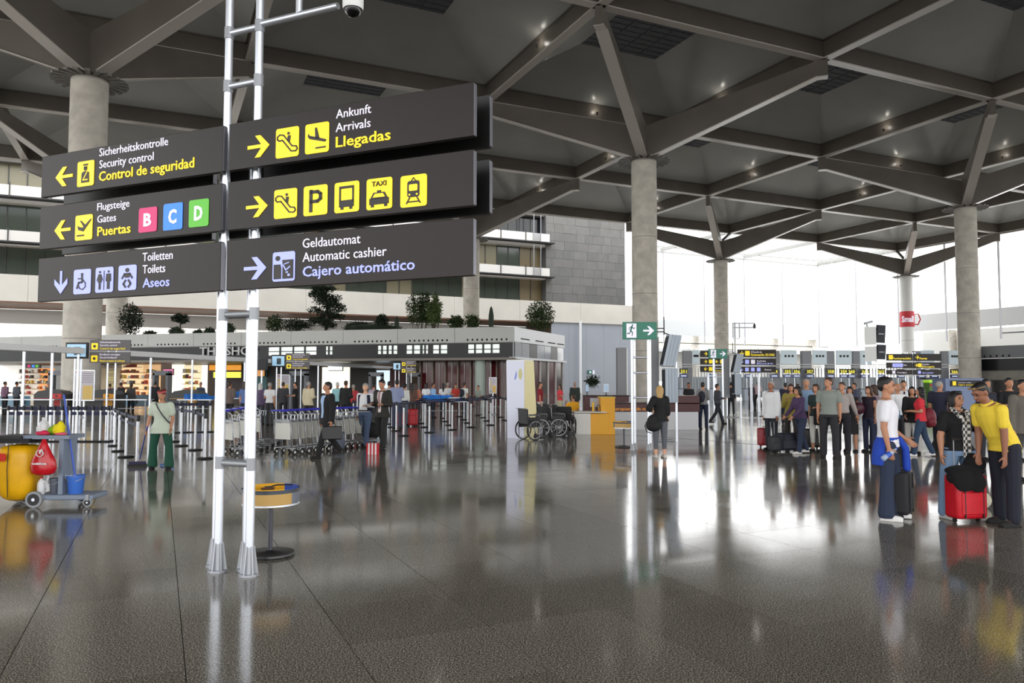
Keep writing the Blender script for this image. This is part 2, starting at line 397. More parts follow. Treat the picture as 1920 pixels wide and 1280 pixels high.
# recessed lower storey
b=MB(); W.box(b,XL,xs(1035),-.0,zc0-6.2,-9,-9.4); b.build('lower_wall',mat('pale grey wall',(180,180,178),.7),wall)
b=MB(); W.box(b,XL,xs(1035),zc0-2.0,zc0-.2,-9,-9.4); b.build('bulkhead',mat('white bulkhead',(205,203,198),.7),wall)
LIT=mat('daylit frosted pane',(235,232,222),.4,emit=1.1,noise=(.8,.25))
nw=34
for k in range(nw):
    a=XL+(xs(560)-XL)*k/nw; c=XL+(xs(560)-XL)*(k+1)/nw
    one(W,a+.06,c-.06,zc0-6.2,zc0-2.0,-9.05,-9.2,'window_pane',LIT,wall)
one(W,xs(560),xs(1035),zc0-6.2,zc0-2.0,-9,-9.3,'dark_recess',mat('brown recess wall',(96,78,66),.7),wall)  # brown wall closing the recess, one even colour
# flush lower wall at right end (grey metal)
GM=mat('grey metal cladding',(158,162,170),.42,noise=(.2,.05))
for k in range(5):
    a=xs(1035)+(XR-xs(1035))*k/5; c=xs(1035)+(XR-xs(1035))*(k+1)/5
    one(W,a+.01,c-.01,0,zc0-.02,-.25,-.6,'cladding_panel',GM,wall)
tag(one(W,xs(1084),xs(1087),0,zc0+.3,.6,.3,'flag_pole',WHITE,None),'tall thin white pole in front of the grey clad wall, right of the pavilion end','pole')
# stone wall end
z405=zb(396,1100)
STN=[mat('grey stone a',(110,106,102),.75,noise=(1,.1)),mat('grey stone b',(113,110,106),.75,noise=(1,.1)),mat('grey stone c',(105,103,100),.75,noise=(1,.1))]
one(W,X0,X1,zc1,z405+3,-.12,-.6,'stone_backing',mat('stone joint',(84,83,82),.8),wall)
one(W,X0,X0+.4,zc1-.5,z405+3,-.6,-5.3,'return_wall',mat('stone joint',(84,83,82),.8),wall)
one(W,xs(1035),xs(1035)+.4,0,zc0,-.3,-9.4,'return_wall',mat('brown recess wall',(96,78,66),.7),wall)
row=0;z=zc1; rr=random.Random(3)
while z<z405+2.5:
    hgt=1.35; x=X0; first=True
    while x<X1-.01:
        wd=rr.choice([1.5,1.9,2.4]); 
        if first: wd*=rr.uniform(.5,1); first=False
        x2=min(X1,x+wd)
        one(W,x+.012,x2-.012,z+.012,z+hgt-.012,-.05+rr.uniform(0,.04),-.15,'stone_panel',rr.choice(STN),wall); x=x2
    z+=hgt
# office floors with balconies left of the stone wall
GLG=mat('office glass green',(66,74,64),.12,spec=.6); GLW=mat('lit office glass',(120,114,90),.25,emit=.06); GLB=mat('warm brown office',(112,98,70),.25,emit=.05); GLD=mat('dark office glass',(26,28,30),.1)
BAL=mat('balcony white panel',(214,208,200),.6); FR=mat('dark mullion',(58,58,56),.5)
floors=[(zb(561),zb(519),'a'),(zb(503),zb(457),'b'),(zb(434),zb(398),'c')]
xw=xs(-160)
nb=0
for (z0,z1,t) in floors:
    x=X0; k=0
    while x>xw:
        wd=1.9; x2=max(xw,x-wd)
        if t=='c': m=GLD if x>xs(940) or rr.random()<.3 else GLG
        elif x>xs(985): m=GLB
        else: m=rr.choice([GLG,GLG,GLW,GLB] if t!='a' else [GLG,GLW,GLG])
        if x<xs(120): m=rr.choice([GLG,GLW]) if t=='c' else GLG
        one(W,x2+.05,x-.05,z0,z1,-1.6,-1.7,'window_pane',m,wall)
        one(W,x2-.05,x2+.05,z0,z1,-1.5,-1.75,'mullion',FR,wall)
        x=x2;k+=1
    one(W,xw,X0,z0-.05,z1+.1,-5,-5.2,'room_back',mat('office back',(70,66,54),.8),wall)
for za,zb_ in((zb(519),zb(514)),(zb(457),zb(451))):
    one(W,xw,X0,za,za+.95,-.2,-5,'slab_edge',BAL,wall)
for zq in (zb(515),zb(450)):
    x=X0
    while x>xw:
        x2=max(xw,x-4.1)
        one(W,x2+.05,x-.05,zq,zq+1.2,1.3,1.24,'balcony_panel',BAL,wall)
        one(W,x2-.06,x2+.06,zq-.2,zq+1.5,1.4,1.25,'balcony_post',FR,wall)
        x=x2
    one(W,xw,X0+.9,zq-.18,zq-.02,1.35,-.1,'walkway',mat('dark grating',(50,48,48),.6),wall)
    b=MB()
    for r_ in range(5): W.box(b,xs(993),xs(1006),zq+.1+r_*.25,zq+.16+r_*.25,1.5,1.44)
    for r_ in (993,1006): W.box(b,xs(r_)-.05,xs(r_)+.05,zq-.1,zq+4.6,1.5,1.4)
    tag(b.build('ladder',ALUD,None),'metal access ladder on the '+('lower' if zq<zb(480) else 'upper')+' office balcony beside the grey stone wall','ladder')
one(W,xw,X0,zb(398),zb(380),-.3,-3,'top_band',mat('grey brown band',(90,86,80),.8),wall)  # plain grey-brown band above the top office floor
# parapet and gallery at the far daylight end
F=Plane(G(0,4.9),U); R=Plane(G(5.35,0),-V)
fx=lambda px:F.hit(px,640)[0]; fz=lambda py,px=1400:F.hit(px,py)[1]
wf=empty('wall_far',kind='structure')
PALE=mat('pale parapet',(205,205,203),.7)
one(F,fx(1180),fx(1560),fz(633),fz(606),0,-.5,'parapet',PALE,wf)
one(F,fx(1180),fx(1560),fz(655),fz(633),-6,-6.3,'gallery_wall',mat('cream gallery wall',(238,228,200),.7),wf)
one(F,fx(1180),fx(1560),fz(715),fz(655),-3,-3.4,'lower_wall',PALE,wf)
b=MB(); F.box(b,fx(1240),fx(1560),fz(646.5),fz(645),-1,-1.1); b.build('handrail',FR,wf)
one(F,fx(1180),fx(1560),fz(662),fz(658),0,-4,'gallery_floor',PALE,wf)
rx=lambda px:R.hit(px,640)[0]; rz_=lambda py,px=1850:R.hit(px,py)[1]
wr=empty('wall_right',kind='structure')
one(R,rx(1700),rx(2100),rz_(612),rz_(579),0,-.5,'parapet',PALE,wr)
one(R,rx(1700),rx(2100),0,rz_(612),-4,-4.5,'lower_wall',mat('pale wall right',(214,212,206),.7),wr)
b=MB(); R.box(b,rx(1870),rx(2050),rz_(626),rz_(624),-1,-1.1); b.build('handrail',FR,wr)
for pl,px,px2,nm in((F,1309,1322,'a'),(F,1460,1471,'b'),(F,1526,1541,'c'),(R,1765,1778,'d'),(R,1781,1795,'e')):
    a=pl.hit(px,640)[0];c=pl.hit(px2,640)[0]; p=pl.P((a+c)/2,0,-2)
    z1=fz(632) if pl is F else rz_(612)
    lab={'a':'short round gallery column left of the tall slim column, far end','b':'short round gallery column right of the camera bracket, far end','c':'squat pale gallery column left of the hanging flight screens','d':'left one of two pale round columns behind the right overhead sign','e':'right one of two pale round columns behind the right overhead sign'}[nm]
    t=thing('gallery_column',lab,'column',p,0,'gallery columns'); t['kind']='thing'
    shade_auto(MB().lathe((0,0,0),[(abs(c-a)/2,0),(abs(c-a)/2,z1)],16).build('shaft',CONC,t))
# thin facade posts hanging from the roof edge
FP=mat('pale facade post',(190,188,192),.5)
wn=empty('window_1',kind='structure')
for i in (3.02,3.5,4,4.5,5):
    p=G(i,4); MB().box((p.x,p.y,(RZ+8)/2),(.16,.3,RZ-8)).build('mullion',FP,wn)
for j in (3.5,3,2.5,2,1.4,.8,.2):
    p=G(5,j); MB().box((p.x,p.y,(RZ+8)/2),(.16,.3,RZ-8)).build('mullion',FP,wn)
# ================= SHOPS PAVILION
PV=Vector((.956,-.292,0)).normalized()   # along the front to the right
E0=Vector((.17,50,0))
S=Plane(E0,PV)                          # front face, s<0 to the left
QV=Vector((.38,.925,0)).normalized()
T=Plane(E0,QV)                          # end face
sx_=lambda px:S.hit(px,700)[0]
pav=empty('wall_pavilion',kind='structure')
FAS=mat('grey fascia metal',(190,190,186),.4,noise=(.15,.15)); FASW=mat('white fascia',(232,234,238),.35)
DKG=mat('dark tinted glass',(26,27,31),.3,spec=.25)
HOLE=mat('hole black',(12,12,12),.8)
SL=sx_(-120); k=0; s=0
while s>SL:
    s2=max(SL,s-4.2)
    p=one(S,s2+.012,s-.012,4.34,5.31,0,-.4,'fascia_panel',FAS,pav)
    b=MB()
    for h in range(9):
        x=s-.55-h*.34
        if x>s2+.2: b.add([S.P(x+.075*math.cos(a*math.pi/4),4.5+.075*math.sin(a*math.pi/4),d) for d in(.006,-.02) for a in range(8)],[tuple(range(8)),tuple(range(15,7,-1))]+[(a,a+8,(a+1)%8+8,(a+1)%8) for a in range(8)])
    o=b.build('vent_hole',HOLE,p); o['kind']='stuff'
    s=s2;k+=1
one(S,SL,.0,4.3,5.33,-.1,-8,'roof_slab',FAS,pav)
# dark upper band with emissive panes standing in for daylight seen through it
litp=[(500,545),(548,590),(608,620),(706,722),(726,742),(760,785),(790,800),(810,836),(876,902),(906,935)]
xsl=[]; cur=SL
segs=[(sx_(a),sx_(b_)) for a,b_ in litp]
for a,c in segs:
    if a>cur: one(S,cur+.02,a-.02,3.3,4.3,-.15,-.25,'dark_pane',DKG,pav)
    one(S,a,c,3.62,4.2,-.2,-.25,'lit_pane',mat('daylight glow pane',(215,222,216),.3,emit=.75),pav); one(S,a,c,3.3,3.6,-.15,-.25,'dark_pane',DKG,pav)
    b=MB(); mid=(a+c)/2
    S.box(b,mid-.05,mid+.05,3.6,4.25,-.1,-.2); S.box(b,a-.02,c+.02,3.85,3.9,-.1,-.2); b.build('pane_bar',DARK,pav)
    cur=c
one(S,cur,-.02,3.3,4.3,-.15,-.25,'dark_pane',DKG,pav)
one(S,SL,.02,3.14,3.3,.35,-8,'soffit_edge',mat('bronze soffit',(112,104,94),.4),pav)
one(S,SL,sx_(760),3.3,3.34,-.2,-8,'ceiling_board',mat('dark ceiling board',(50,48,46),.7),pav)
# end face
one(T,0,10.4,4.34,5.31,0,-.3,'fascia_end',FASW,pav)
b=MB()
for a in(1.1,3.9,6.5,8.6): T.box(b,a,a+1.6,4.55,4.62,.02,-.1)
b.build('slot_vent',HOLE,pav)
for k in range(7):
    one(T,.1+k*1.47,1.52+k*1.47,3.35,4.32,-.1,-.16,'glass_pane',mat('pale reflecting glass',(150,156,166),.12,spec=.8) if k not in(2,5) else DKG,pav)
one(T,0,10.4,3.2,3.34,.15,-.4,'sill_rail',FASW,pav)
WINE=mat('wine red glass',(92,22,28),.15,noise=(.8,.3)); 
for k in range(6):
    one(T,.2+k*1.7,1.82+k*1.7,.05,3.2,-.2,-.26,'red_pane',WINE if k%2==0 else mat('brown glass door',(84,72,66),.15),pav)
    one(T,1.82+k*1.7,1.9+k*1.7,0,3.2,-.1,-.26,'mullion',WHITE,pav)
# front wine-red glazing px 760..965
a=sx_(765); n=16
for k in range(n):
    p,q=a+(0-a)*k/n,a+(0-a)*(k+1)/n
    one(S,p+.04,q-.04,.05,3.14,-2.2,-2.26,'red_pane',WINE,pav)
    if k%2==0: one(S,p-.05,p+.05,0,3.14,-2.0,-2.3,'mullion',mat('bronze mullion',(136,122,110),.4),pav)
one(S,SL,-7,0,3.3,-15,-15.3,'back_wall',mat('shop back wall',(120,104,88),.8),pav)
for px in (895,):
    t=thing('pavilion_column','round pale pavilion column in front of the wine-red glazing','column',S.P(sx_(px),0,-.6)); t['kind']='thing'
    shade_auto(MB().lathe((0,0,0),[(.36,0),(.36,3.14)],20).build('shaft',mat('pale green grey paint',(168,180,172),.5),t))
x0=sx_(373); Lg=(sx_(481)-x0)
o=wthing('shop_sign','large pale serif letters reading THE SHOP on the dark band of the pavilion','sign',S.P(x0,3.5,-.1))
text('THE SHOP',lambda x,y,d:S.P(x0+x,3.66+y,-.1+d),0,0,.6,mat('silver letters',(205,205,205),.4),o,width=Lg,bold=.01,t=.05)
# planting on the pavilion roof -- built later
# ================= SECOND PAVILION AT THE RIGHT
K=Plane(atY(1820,700,70)*1,-V); K.o.z=0
kx=lambda px:K.hit(px,700)[0]; kz=lambda py:K.hit(1870,py)[1]
pr=empty('wall_kiosk',kind='structure')
one(K,0,kx(2060),kz(671),kz(648),0,-.4,'fascia_panel',mat('grey kiosk fascia',(120,122,126),.4),pr)
b=MB()
for g_ in range(3):
    for h in range(6 if g_==0 else 8):
        x=.8+g_*4.3+h*.55; b.add([K.P(x+.1*math.cos(q*math.pi/4),kz(667)+.1*math.sin(q*math.pi/4),d) for d in(.01,-.02) for q in range(8)],[tuple(range(8)),tuple(range(15,7,-1))])
b.build('vent_hole',HOLE,pr)['kind']='stuff'
one(K,0,kx(2060),kz(694),kz(672),-.1,-.3,'dark_band',DKG,pr)
one(K,0,kx(2060),kz(712),kz(694),-.3,-.5,'concrete_band',mat('kiosk concrete',(150,146,138),.8,noise=(1,.2)),pr)
one(K,0,kx(1852),0,kz(712),-.3,-.5,'side_wall',GREY,pr)
for a,c in((1856,1880),(1886,1905),(1910,2000)):
    one(K,kx(a),kx(c),0,kz(714),-.5,-.6,'dark_door',mat('dark door',(58,56,56),.4),pr)
one(K,0,kx(2060),0,kz(694),-.65,-1,'inner_wall',mat('kiosk wall',(120,116,112),.7),pr)
# ================= MAIN DIRECTION SIGN
SP=Plane((-.293,5.87,0),(.9155,-.402,0))
PB=mat('sign brown',(37,30,28),.38,spec=.25); SY=mat('sign yellow',(252,222,16),.4,emit=.35); SLI=mat('sign lilac',(170,178,252),.4,emit=.35); SW=mat('sign white',(236,230,246),.4,emit=.3)
SK=mat('sign ink',(44,38,36),.5); SBK=mat('sign black back',(14,13,13),.45); SED=mat('sign edge',(120,120,128),.35,.4)
sign=wthing('direction_sign','big brown two-armed direction sign with yellow arrows on a four-tube aluminium mast','sign',at(438,1066))
def F0(x,z,d=0): return SP.P(x,z,d)
def H(px,py): return SP.hit(px,py)
def poly(pl,F,m,parent,name='pictogram',t=.004,base=0.002):
    mb=MB()
    for p in pl: mb.prism([q for q in p],lambda x,y,d:F(x,y,base+d),t)
    o=mb.build(name,m,parent); o['kind']='stuff' if len(pl)>1 else o.get('kind','')
    if len(pl)==1: del o['kind']
    return o
def thick(pts,w):   # polyline to quads
    out=[]
    for (a,b_),(c,d) in zip(pts[:-1],pts[1:]):
        L=math.hypot(c-a,d-b_) or 1; nx,ny=-(d-b_)/L*w/2,(c-a)/L*w/2; ex,ey=(c-a)/L*w*.3,(d-b_)/L*w*.3
        out.append([(a+nx-ex,b_+ny-ey),(a-nx-ex,b_-ny-ey),(c-nx+ex,d-ny+ey),(c+nx+ex,d+ny+ey)])
    return out
def rects(*rs): return [[(a,b_),(c,b_),(c,d),(a,d)] for a,b_,c,d in rs]
ESC=thick([(.08,.78),(.08,.9),(.18,.98),(.34,.95),(.72,.45),(.9,.42),(.95,.3),(.88,.22),(.68,.24),(.3,.74),(.16,.72),(.08,.8)],.055)+[circ(.56,1.0,.06,10)]+[[(.5,.72),(.62,.58),(.66,.9),(.54,.92)]]
PLT=lambda f:[[(.5+f*(x-.5),y) for x,y in p] for p in ([(.15,.75),(.22,.68),(.45,.62),(.86,.98),(.93,1.02),(.93,.95),(.5,.42),(.2,.52)],[(.28,.98),(.38,.96),(.6,.74),(.5,.66)],[(.12,.2),(.55,.2),(.55,.27),(.12,.27)])]
PLN=[[(.14,.86),(.12,.72),(.2,.62),(.84,.42),(.9,.46),(.88,.52),(.5,.66),(.2,.76)],[(.42,1.06),(.5,1.06),(.62,.58),(.44,.62)],[(.45,.18),(.88,.18),(.88,.24),(.45,.24)]]
PK=[thick([(.32,.18),(.32,1.04)],.14)[0]]+thick([(.3,.98),(.6,.98),(.72,.88),(.72,.68),(.6,.58),(.3,.58)],.14)
BUS=rects((.2,.98,.8,1.08),(.2,.4,.27,1.0),(.73,.4,.8,1.0),(.2,.22,.8,.5),(.26,.12,.38,.24),(.62,.12,.74,.24))
TAX=[[(.15,.42),(.28,.68),(.72,.68),(.85,.42)],[(.12,.2),(.88,.2),(.88,.45),(.12,.45)],[(.18,.1),(.3,.1),(.3,.22),(.18,.22)],[(.7,.1),(.82,.1),(.82,.22),(.7,.22)],[(.42,.68),(.58,.68),(.58,.76),(.42,.76)]]
TAXW=[[(.26,.48),(.34,.63),(.66,.63),(.74,.48)]]
TRM=[rrect(.27,.38,.73,1.02,.09)]+thick([(.36,.36),(.24,.14)],.05)+thick([(.64,.36),(.76,.14)],.05)+thick([(.3,.2),(.7,.2)],.05)+thick([(.42,1.02),(.5,1.14),(.58,1.02)],.035)
TRMW=[rrect(.34,.62,.66,.88,.04),circ(.36,.48,.04,8),circ(.64,.48,.04,8)]
WCH=[circ(.5,1.0,.07,10)]+thick([(.5,.92),(.48,.6),(.68,.58),(.78,.3)],.1)+thick([(.48,.78),(.72,.78)],.06)+thick([(.42,.7),(.3,.55),(.3,.35),(.45,.22),(.62,.28),(.68,.4)],.05)
WCH=[[(1-x,y) for x,y in p] for p in WCH]
MW=[circ(.26,1.02,.06,10),[(.2,.92),(.32,.92),(.38,.5),(.14,.5)]]+rects((.2,.15,.25,.5),(.27,.15,.32,.5),(.48,.12,.51,1.08),(.66,.5,.84,.92),(.67,.15,.74,.5),(.76,.15,.83,.5))+[circ(.75,1.02,.06,10)]+thick([(.2,.9),(.1,.6)],.04)+thick([(.32,.9),(.42,.6)],.04)+thick([(.64,.9),(.62,.55)],.045)+thick([(.86,.9),(.88,.55)],.045)
BAB=[circ(.5,1.0,.11,12),[(.32,.86),(.68,.86),(.62,.62),(.38,.62)]]+thick([(.36,.82),(.22,.6)],.09)+thick([(.64,.82),(.78,.6)],.09)+thick([(.42,.5),(.3,.32),(.42,.16)],.1)+thick([(.58,.5),(.7,.32),(.58,.16)],.1)
OFF=rects((.36,1.02,.64,1.1))+[[(.4,.98),(.6,.98),(.6,.88),(.4,.88)],circ(.5,.86,.1,12)]+[[(.28,.66),(.4,.74),(.6,.74),(.72,.66),(.74,.18),(.26,.18)]]
OFFW=thick([(.38,.3),(.62,.7)],.05)+rects((.36,.28,.66,.34))
ATM=[circ(.24,.98,.11,12),[(.06,.72),(.36,.72),(.4,.55),(.4,.1),(.06,.1)],[(.46,.1),(.94,.1),(.94,.9),(.44,.9),(.46,.75)]]
ATMW=thick([(.5,.68),(.62,.46),(.8,.6)],.05)+thick([(.55,.72),(.75,.78)],.04)+rects((.7,.2,.8,.3),(.62,.34,.72,.4))
def tile(px0,py0,px1,py1,m,parent,ink=[],white=None,F=F0,Hh=None,plane=None):
    pl=plane or SP
    a=pl.hit(px0,(py0+py1)/2); c=pl.hit(px1,(py0+py1)/2); zt=pl.hit((px0+px1)/2,py0)[1]; zb2=pl.hit((px0+px1)/2,py1)[1]
    w=c[0]-a[0]; h=zt-zb2; x0=a[0]; 
    poly([rrect(x0,zb2,c[0],zt,w*.09)],lambda x,y,d:pl.P(x,y,d),m,parent,'tile')
    FI=lambda x,y,d:pl.P(x0+x*w,zb2+y*h/1.25,d)
    if ink: poly(ink,FI,SK,parent,'pictogram',.003,.007)
    if white: poly(white,FI,m,parent,'pictogram',.002,.011)
    return FI,w,h
def arrow(px0,py0,px1,py1,dr,m,parent,pl=None):
    pl=pl or SP
    a=pl.hit(px0,(py0+py1)/2); c=pl.hit(px1,(py0+py1)/2); zt=pl.hit((px0+px1)/2,py0)[1]; zb2=pl.hit((px0+px1)/2,py1)[1]
    x0,w,h=a[0],c[0]-a[0],zt-zb2
    A=[(0,.42),(.62,.42),(.34,0),(.58,0),(1,.5),(.58,1),(.34,1),(.62,.58),(0,.58)]
    if dr=='L': A=[(1-x,y) for x,y in A][::-1]
    if dr=='D': A=[(y,1-x) for x,y in A]
    poly([A],lambda x,y,d:pl.P(x0+x*w,zb2+y*h,d),m,parent,'arrow')
def stext(body,px,py,cap_px,pxr,m,parent,bold=0,pl=None):
    pl=pl or SP
    x,z=pl.hit(px,py); x2=pl.hit(pxr,py)[0]; cap=pl.hit(px,py-cap_px)[1]-z
    text(body,pl.P,x,z,cap,m,parent,width=x2-x,bold=bold)
xl,xm,xn,xr=H(78,330)[0],H(418,275)[0],H(429,275)[0],H(888,210)[0]
def zmid(pts): return sum(H(*p)[1] for p in pts)/len(pts)
rows=[(zmid([(430,232),(888,158),(78,291)]),zmid([(888,260),(78,368),(428,318)])),
      (zmid([(428,346),(888,283),(78,382)]),zmid([(888,388),(76,467),(425,430)])),
      (zmid([(425,449),(888,412),(74,483)]),zmid([(888,520),(73,564),(425,543)]))]
pan=[]
for r_,(zt,zb2) in enumerate(rows):
    for a,c in((xl,xm),(xn,xr)):
        o=one(SP,a,c,zb2,zt,0,-.05,'sign_panel',PB,sign); pan.append(o)
        bv=o.modifiers.new('b','BEVEL'); bv.width=.004; bv.segments=1
        one(SP,c-.001,c+.004,zb2+.01,zt-.01,-.006,-.05,'end_trim',SED,o)
    if r_<2:
        B2=Plane(SP.P(0,0,-.30),SP.d)
        for a,c in((B2.hit(122,300)[0],B2.hit(400,300)[0]),(B2.hit(430,250)[0],B2.hit(918,240)[0])):
            q=one(B2,a,c,zb2,zt,0,-.05,'back_panel',SBK,sign)
            one(B2,c-.001,c+.004,zb2+.01,zt-.01,0,-.05,'end_trim',SED,q)
L1,R1,L2,R2,L3,R3=pan
arrow(105,313,137,349,'L',SY,L1); tile(146,302,177,349,SY,L1,OFF,OFFW)
stext('Sicherheitskontrolle',187,293.5,15,315,SW,L1); stext('Security control',187,316,15,288,SW,L1); stext('Control de seguridad',186,340,17.5,364,SY,L1,.012)
arrow(103,413,133,449,'L',SY,L2); tile(142,403,174,450,SY,L2,PLT(1))
stext('Flugsteige',183,395,14,243,SW,L2); stext('Gates',183,418,14,218,SW,L2); stext('Puertas',183,442.5,17,245,SY,L2,.012)
for px0,py0,px1,py1,ch,c in((261,389,295,435,'B',(206,24,104)),(307,381,343,431,'C',(40,130,235)),(355,374,392,425,'D',(84,180,34))):
    m_=mat('gate tile '+ch,c,.4,emit=.3); FI,w_,h_=tile(px0,py0,px1,py1,m_,L2)
    text(ch,FI,.5,.32,.62*1.0,SW,L2,width=.42,bold=.035,align='CENTER',t=.006)
arrow(103,508,127,551,'D',SLI,L3); tile(139,505,171,551,SLI,L3,WCH); tile(180,501,213,548,SLI,L3,MW); tile(223,497,256.5,544,SLI,L3,BAB)
stext('Toiletten',268,490,16,324,SW,L3); stext('Toilets',268,513,16,310,SW,L3); stext('Aseos',268,539,17,318,SLI,L3,.012)
arrow(465,254,506,295,'R',SY,R1); tile(518,239.5,561,295,SY,R1,ESC); tile(573,231,617.5,287,SY,R1,PLN)
stext('Ankunft',630.6,222.5,16.5,696,SW,R1); stext('Arrivals',630,248,16.5,695,SW,R1); stext('Llegadas',630,276.5,19.5,732.5,SY,R1,.012)
arrow(462,368,502.6,407,'R',SY,R2); tile(514.7,354.5,557.5,409,SY,R2,ESC); tile(570,347.7,614.6,403.7,SY,R2,PK); tile(628,341,674,398,SY,R2,BUS)
FI,w_,h_=tile(688,334,736,392.4,SY,R2,TAX,TAXW); text('TAXI',FI,.5,.93,.2,SK,R2,width=.56,align='CENTER',t=.007)
tile(751.5,328,801,387.6,SY,R2,TRM,TRMW)
arrow(458,482,500,523.6,'R',SLI,R3); tile(512,472,553.6,527,SLI,R3,ATM,ATMW)
stext('Geldautomat',568,465,17.5,676,SW,R3); stext('Automatic cashier',568,491,17.5,725,SW,R3); stext('Cajero automático',568,518.7,19,778,SLI,R3,.012)
# mast
A0=at(408.5,1071); d_=SP.d; B0=A0+d_*.365; off=Vector((-.10,.2,0)); PZ=6.2
tubes=[A0,B0,A0+off,B0+off]
for k,p in enumerate(tubes):
    top=[5.42,PZ,3.9,3.9][k]
    shade_auto(MB().cone(p,p+Vector((0,0,top)),.037,.037,20).build('tube',ALU,sign),50)
    mb=MB(); mb.cone(p,p+Vector((0,0,.02)),.085,.085,12)
    for q in range(6):
        a=q*math.pi/3+.2; dd=Vector((math.cos(a),math.sin(a),0)); s_=Vector((-dd.y,dd.x,0))*.006
        vs=[p+dd*.02+s_,p+dd*.08+s_,p+dd*.045+Vector((0,0,.26))+s_,p+dd*.02+Vector((0,0,.26))+s_]; vs+=[v-s_*2 for v in vs]
        mb.add(vs,[(0,1,2,3),(7,6,5,4),(0,4,5,1),(1,5,6,2),(2,6,7,3),(3,7,4,0)])
    mb.cone(p+Vector((0,0,.02)),p+Vector((0,0,.25)),.052,.042,12)
    mb.build('foot_bracket',mat('cast aluminium',(168,170,176),.45,.5),sign)
Z=lambda z:Vector((0,0,z))
for z in (.98,2.33,4.47,4.98,5.36):
    mb=MB(); mb.cone(A0+Z(z),B0+Z(z),.03,.03,14); o=mb.build('rung',ALUD if z<3 else ALU,sign); shade_auto(o,50)
    for p in (A0,B0): shade_auto(MB().cone(p+Z(z-.055),p+Z(z+.055),.044,.044,16).build('collar',ALUD,sign),50)
    if z<3:
        for p,q in((A0,A0+off),(B0,B0+off),(A0+off,B0+off)): shade_auto(MB().cone(p+Z(z),q+Z(z),.024,.024,10).build('rung',ALUD,sign),50)
TP=Plane(A0,d_); xe=TP.hit(634,2)[0]; xc=TP.hit(561,10)[0]; xB=TP.hit(487,40)[0]
for z,x2 in((5.0,xe),(5.46,xe+.25)): shade_auto(MB().cone(TP.P(xB,z),TP.P(x2,z),.03,.03,14).build('camera_arm',ALU,sign),50)
shade_auto(MB().cone(TP.P(xc,5.0),TP.P(xc,5.46),.03,.03,14).build('arm_strut',ALU,sign),50)
xq=TP.hit(662,10)[0]; p=TP.P(xq,0); zc=TP.hit(662,18)[1]
cctv=thing('security_camera','white dome security camera hanging from the arm of the big direction sign','camera',p+Z(zc))
shade_auto(MB().lathe((0,0,0),[(.085,0),(.09,.02),(.09,.3),(.05,.34),(.03,.4)],24).build('housing',WHITE,cctv),40)
shade_auto(MB().cone((0,0,.38),(0,0,5.46-zc),.02,.02,10).build('drop_tube',ALU,cctv),40)
shade_auto(MB().lathe((0,0,-.07),[(.002,0),(.04,.012),(.066,.04),(.074,.07),(.074,.075)],24).build('lens_dome',mat('smoked dome',(8,8,10),.04),cctv),60)
# ================= RING BIN IN THE FOREGROUND
TAN=mat('tan liner behind mesh',(196,158,92),.7); MESH=mat('perforated steel',(118,122,134),.4,.6)
def ring_bin(loc,label,sc=1):
    t=thing('ring_bin',label,'bin',loc)
    shade_auto(MB().lathe((0,0,0),[(.235,0),(.24,.01),(.235,.03),(.05,.04),(.03,.05)],32).build('base',mat('black enamel',(30,30,32),.35),t))
    shade_auto(MB().cone((0,0,.03),(0,0,.56),.024,.024,16).build('post',mat('dark grey post',(66,66,74),.35,.3),t))
    def arc(r,z0,z1,a0,a1,th,n=18):
        mb=MB();vs=[];fs=[]
        for k in range(n+1):
            a=math.radians(a0+(a1-a0)*k/n)
            for rr_ in(r,r-th):
                for z in(z0,z1): vs.append((rr_*math.cos(a),rr_*math.sin(a),z))
        for k in range(n):
            o=k*4;fs+=[(o,o+4,o+5,o+1),(o+3,o+7,o+6,o+2),(o+1,o+5,o+7,o+3),(o+2,o+6,o+4,o)]
        fs+=[(0,1,3,2),(n*4+2,n*4+3,n*4+1,n*4)]
        return mb.add(vs,fs)
    shade_auto(arc(.275,.51,.64,0,360,.006,40).build('mesh_band',MESH,t))
    shade_auto(arc(.279,.505,.52,0,360,.012,40).build('lower_hoop',ALU,t))
    shade_auto(arc(.282,.63,.665,0,360,.012,40).build('upper_hoop',mat('dark hoop',(60,64,74),.35,.3),t))
    shade_auto(arc(.277,.522,.628,200,318,.004,24).build('tan_band',TAN,t))
    shade_auto(arc(.262,.5,.672,62,302,.006,30).build('yellow_liner',mat('yellow liner',(240,176,10),.5),t))
    shade_auto(arc(.262,.5,.672,-58,62,.006,20).build('blue_liner',mat('blue liner',(30,78,180),.5),t))
    MB().lathe((0,0,.5),[(.262,0),(.262,.012)],30).build('tray',mat('yellow liner',(240,176,10),.5),t)
    mb=MB(); mb.tube([(-.06,.08,.66),(0,.02,.67),(.05,.1,.675),(.2,.12,.67)],.008,6); mb.build('bag_clip',DARK,t)
    MB().cone((-.03,.0,.56),(-.03,.0,.66),.012,.07,12).build('bag_knot',mat('brown bag',(120,84,50),.7),t)
    return t
ring_bin(at(506,1040),'round stand-up litter bin with yellow and blue liners beside the sign mast').rotation_euler.z=.25
t=ring_bin(at(1170,838),'far round litter bin on a stand beside the exit sign mast')
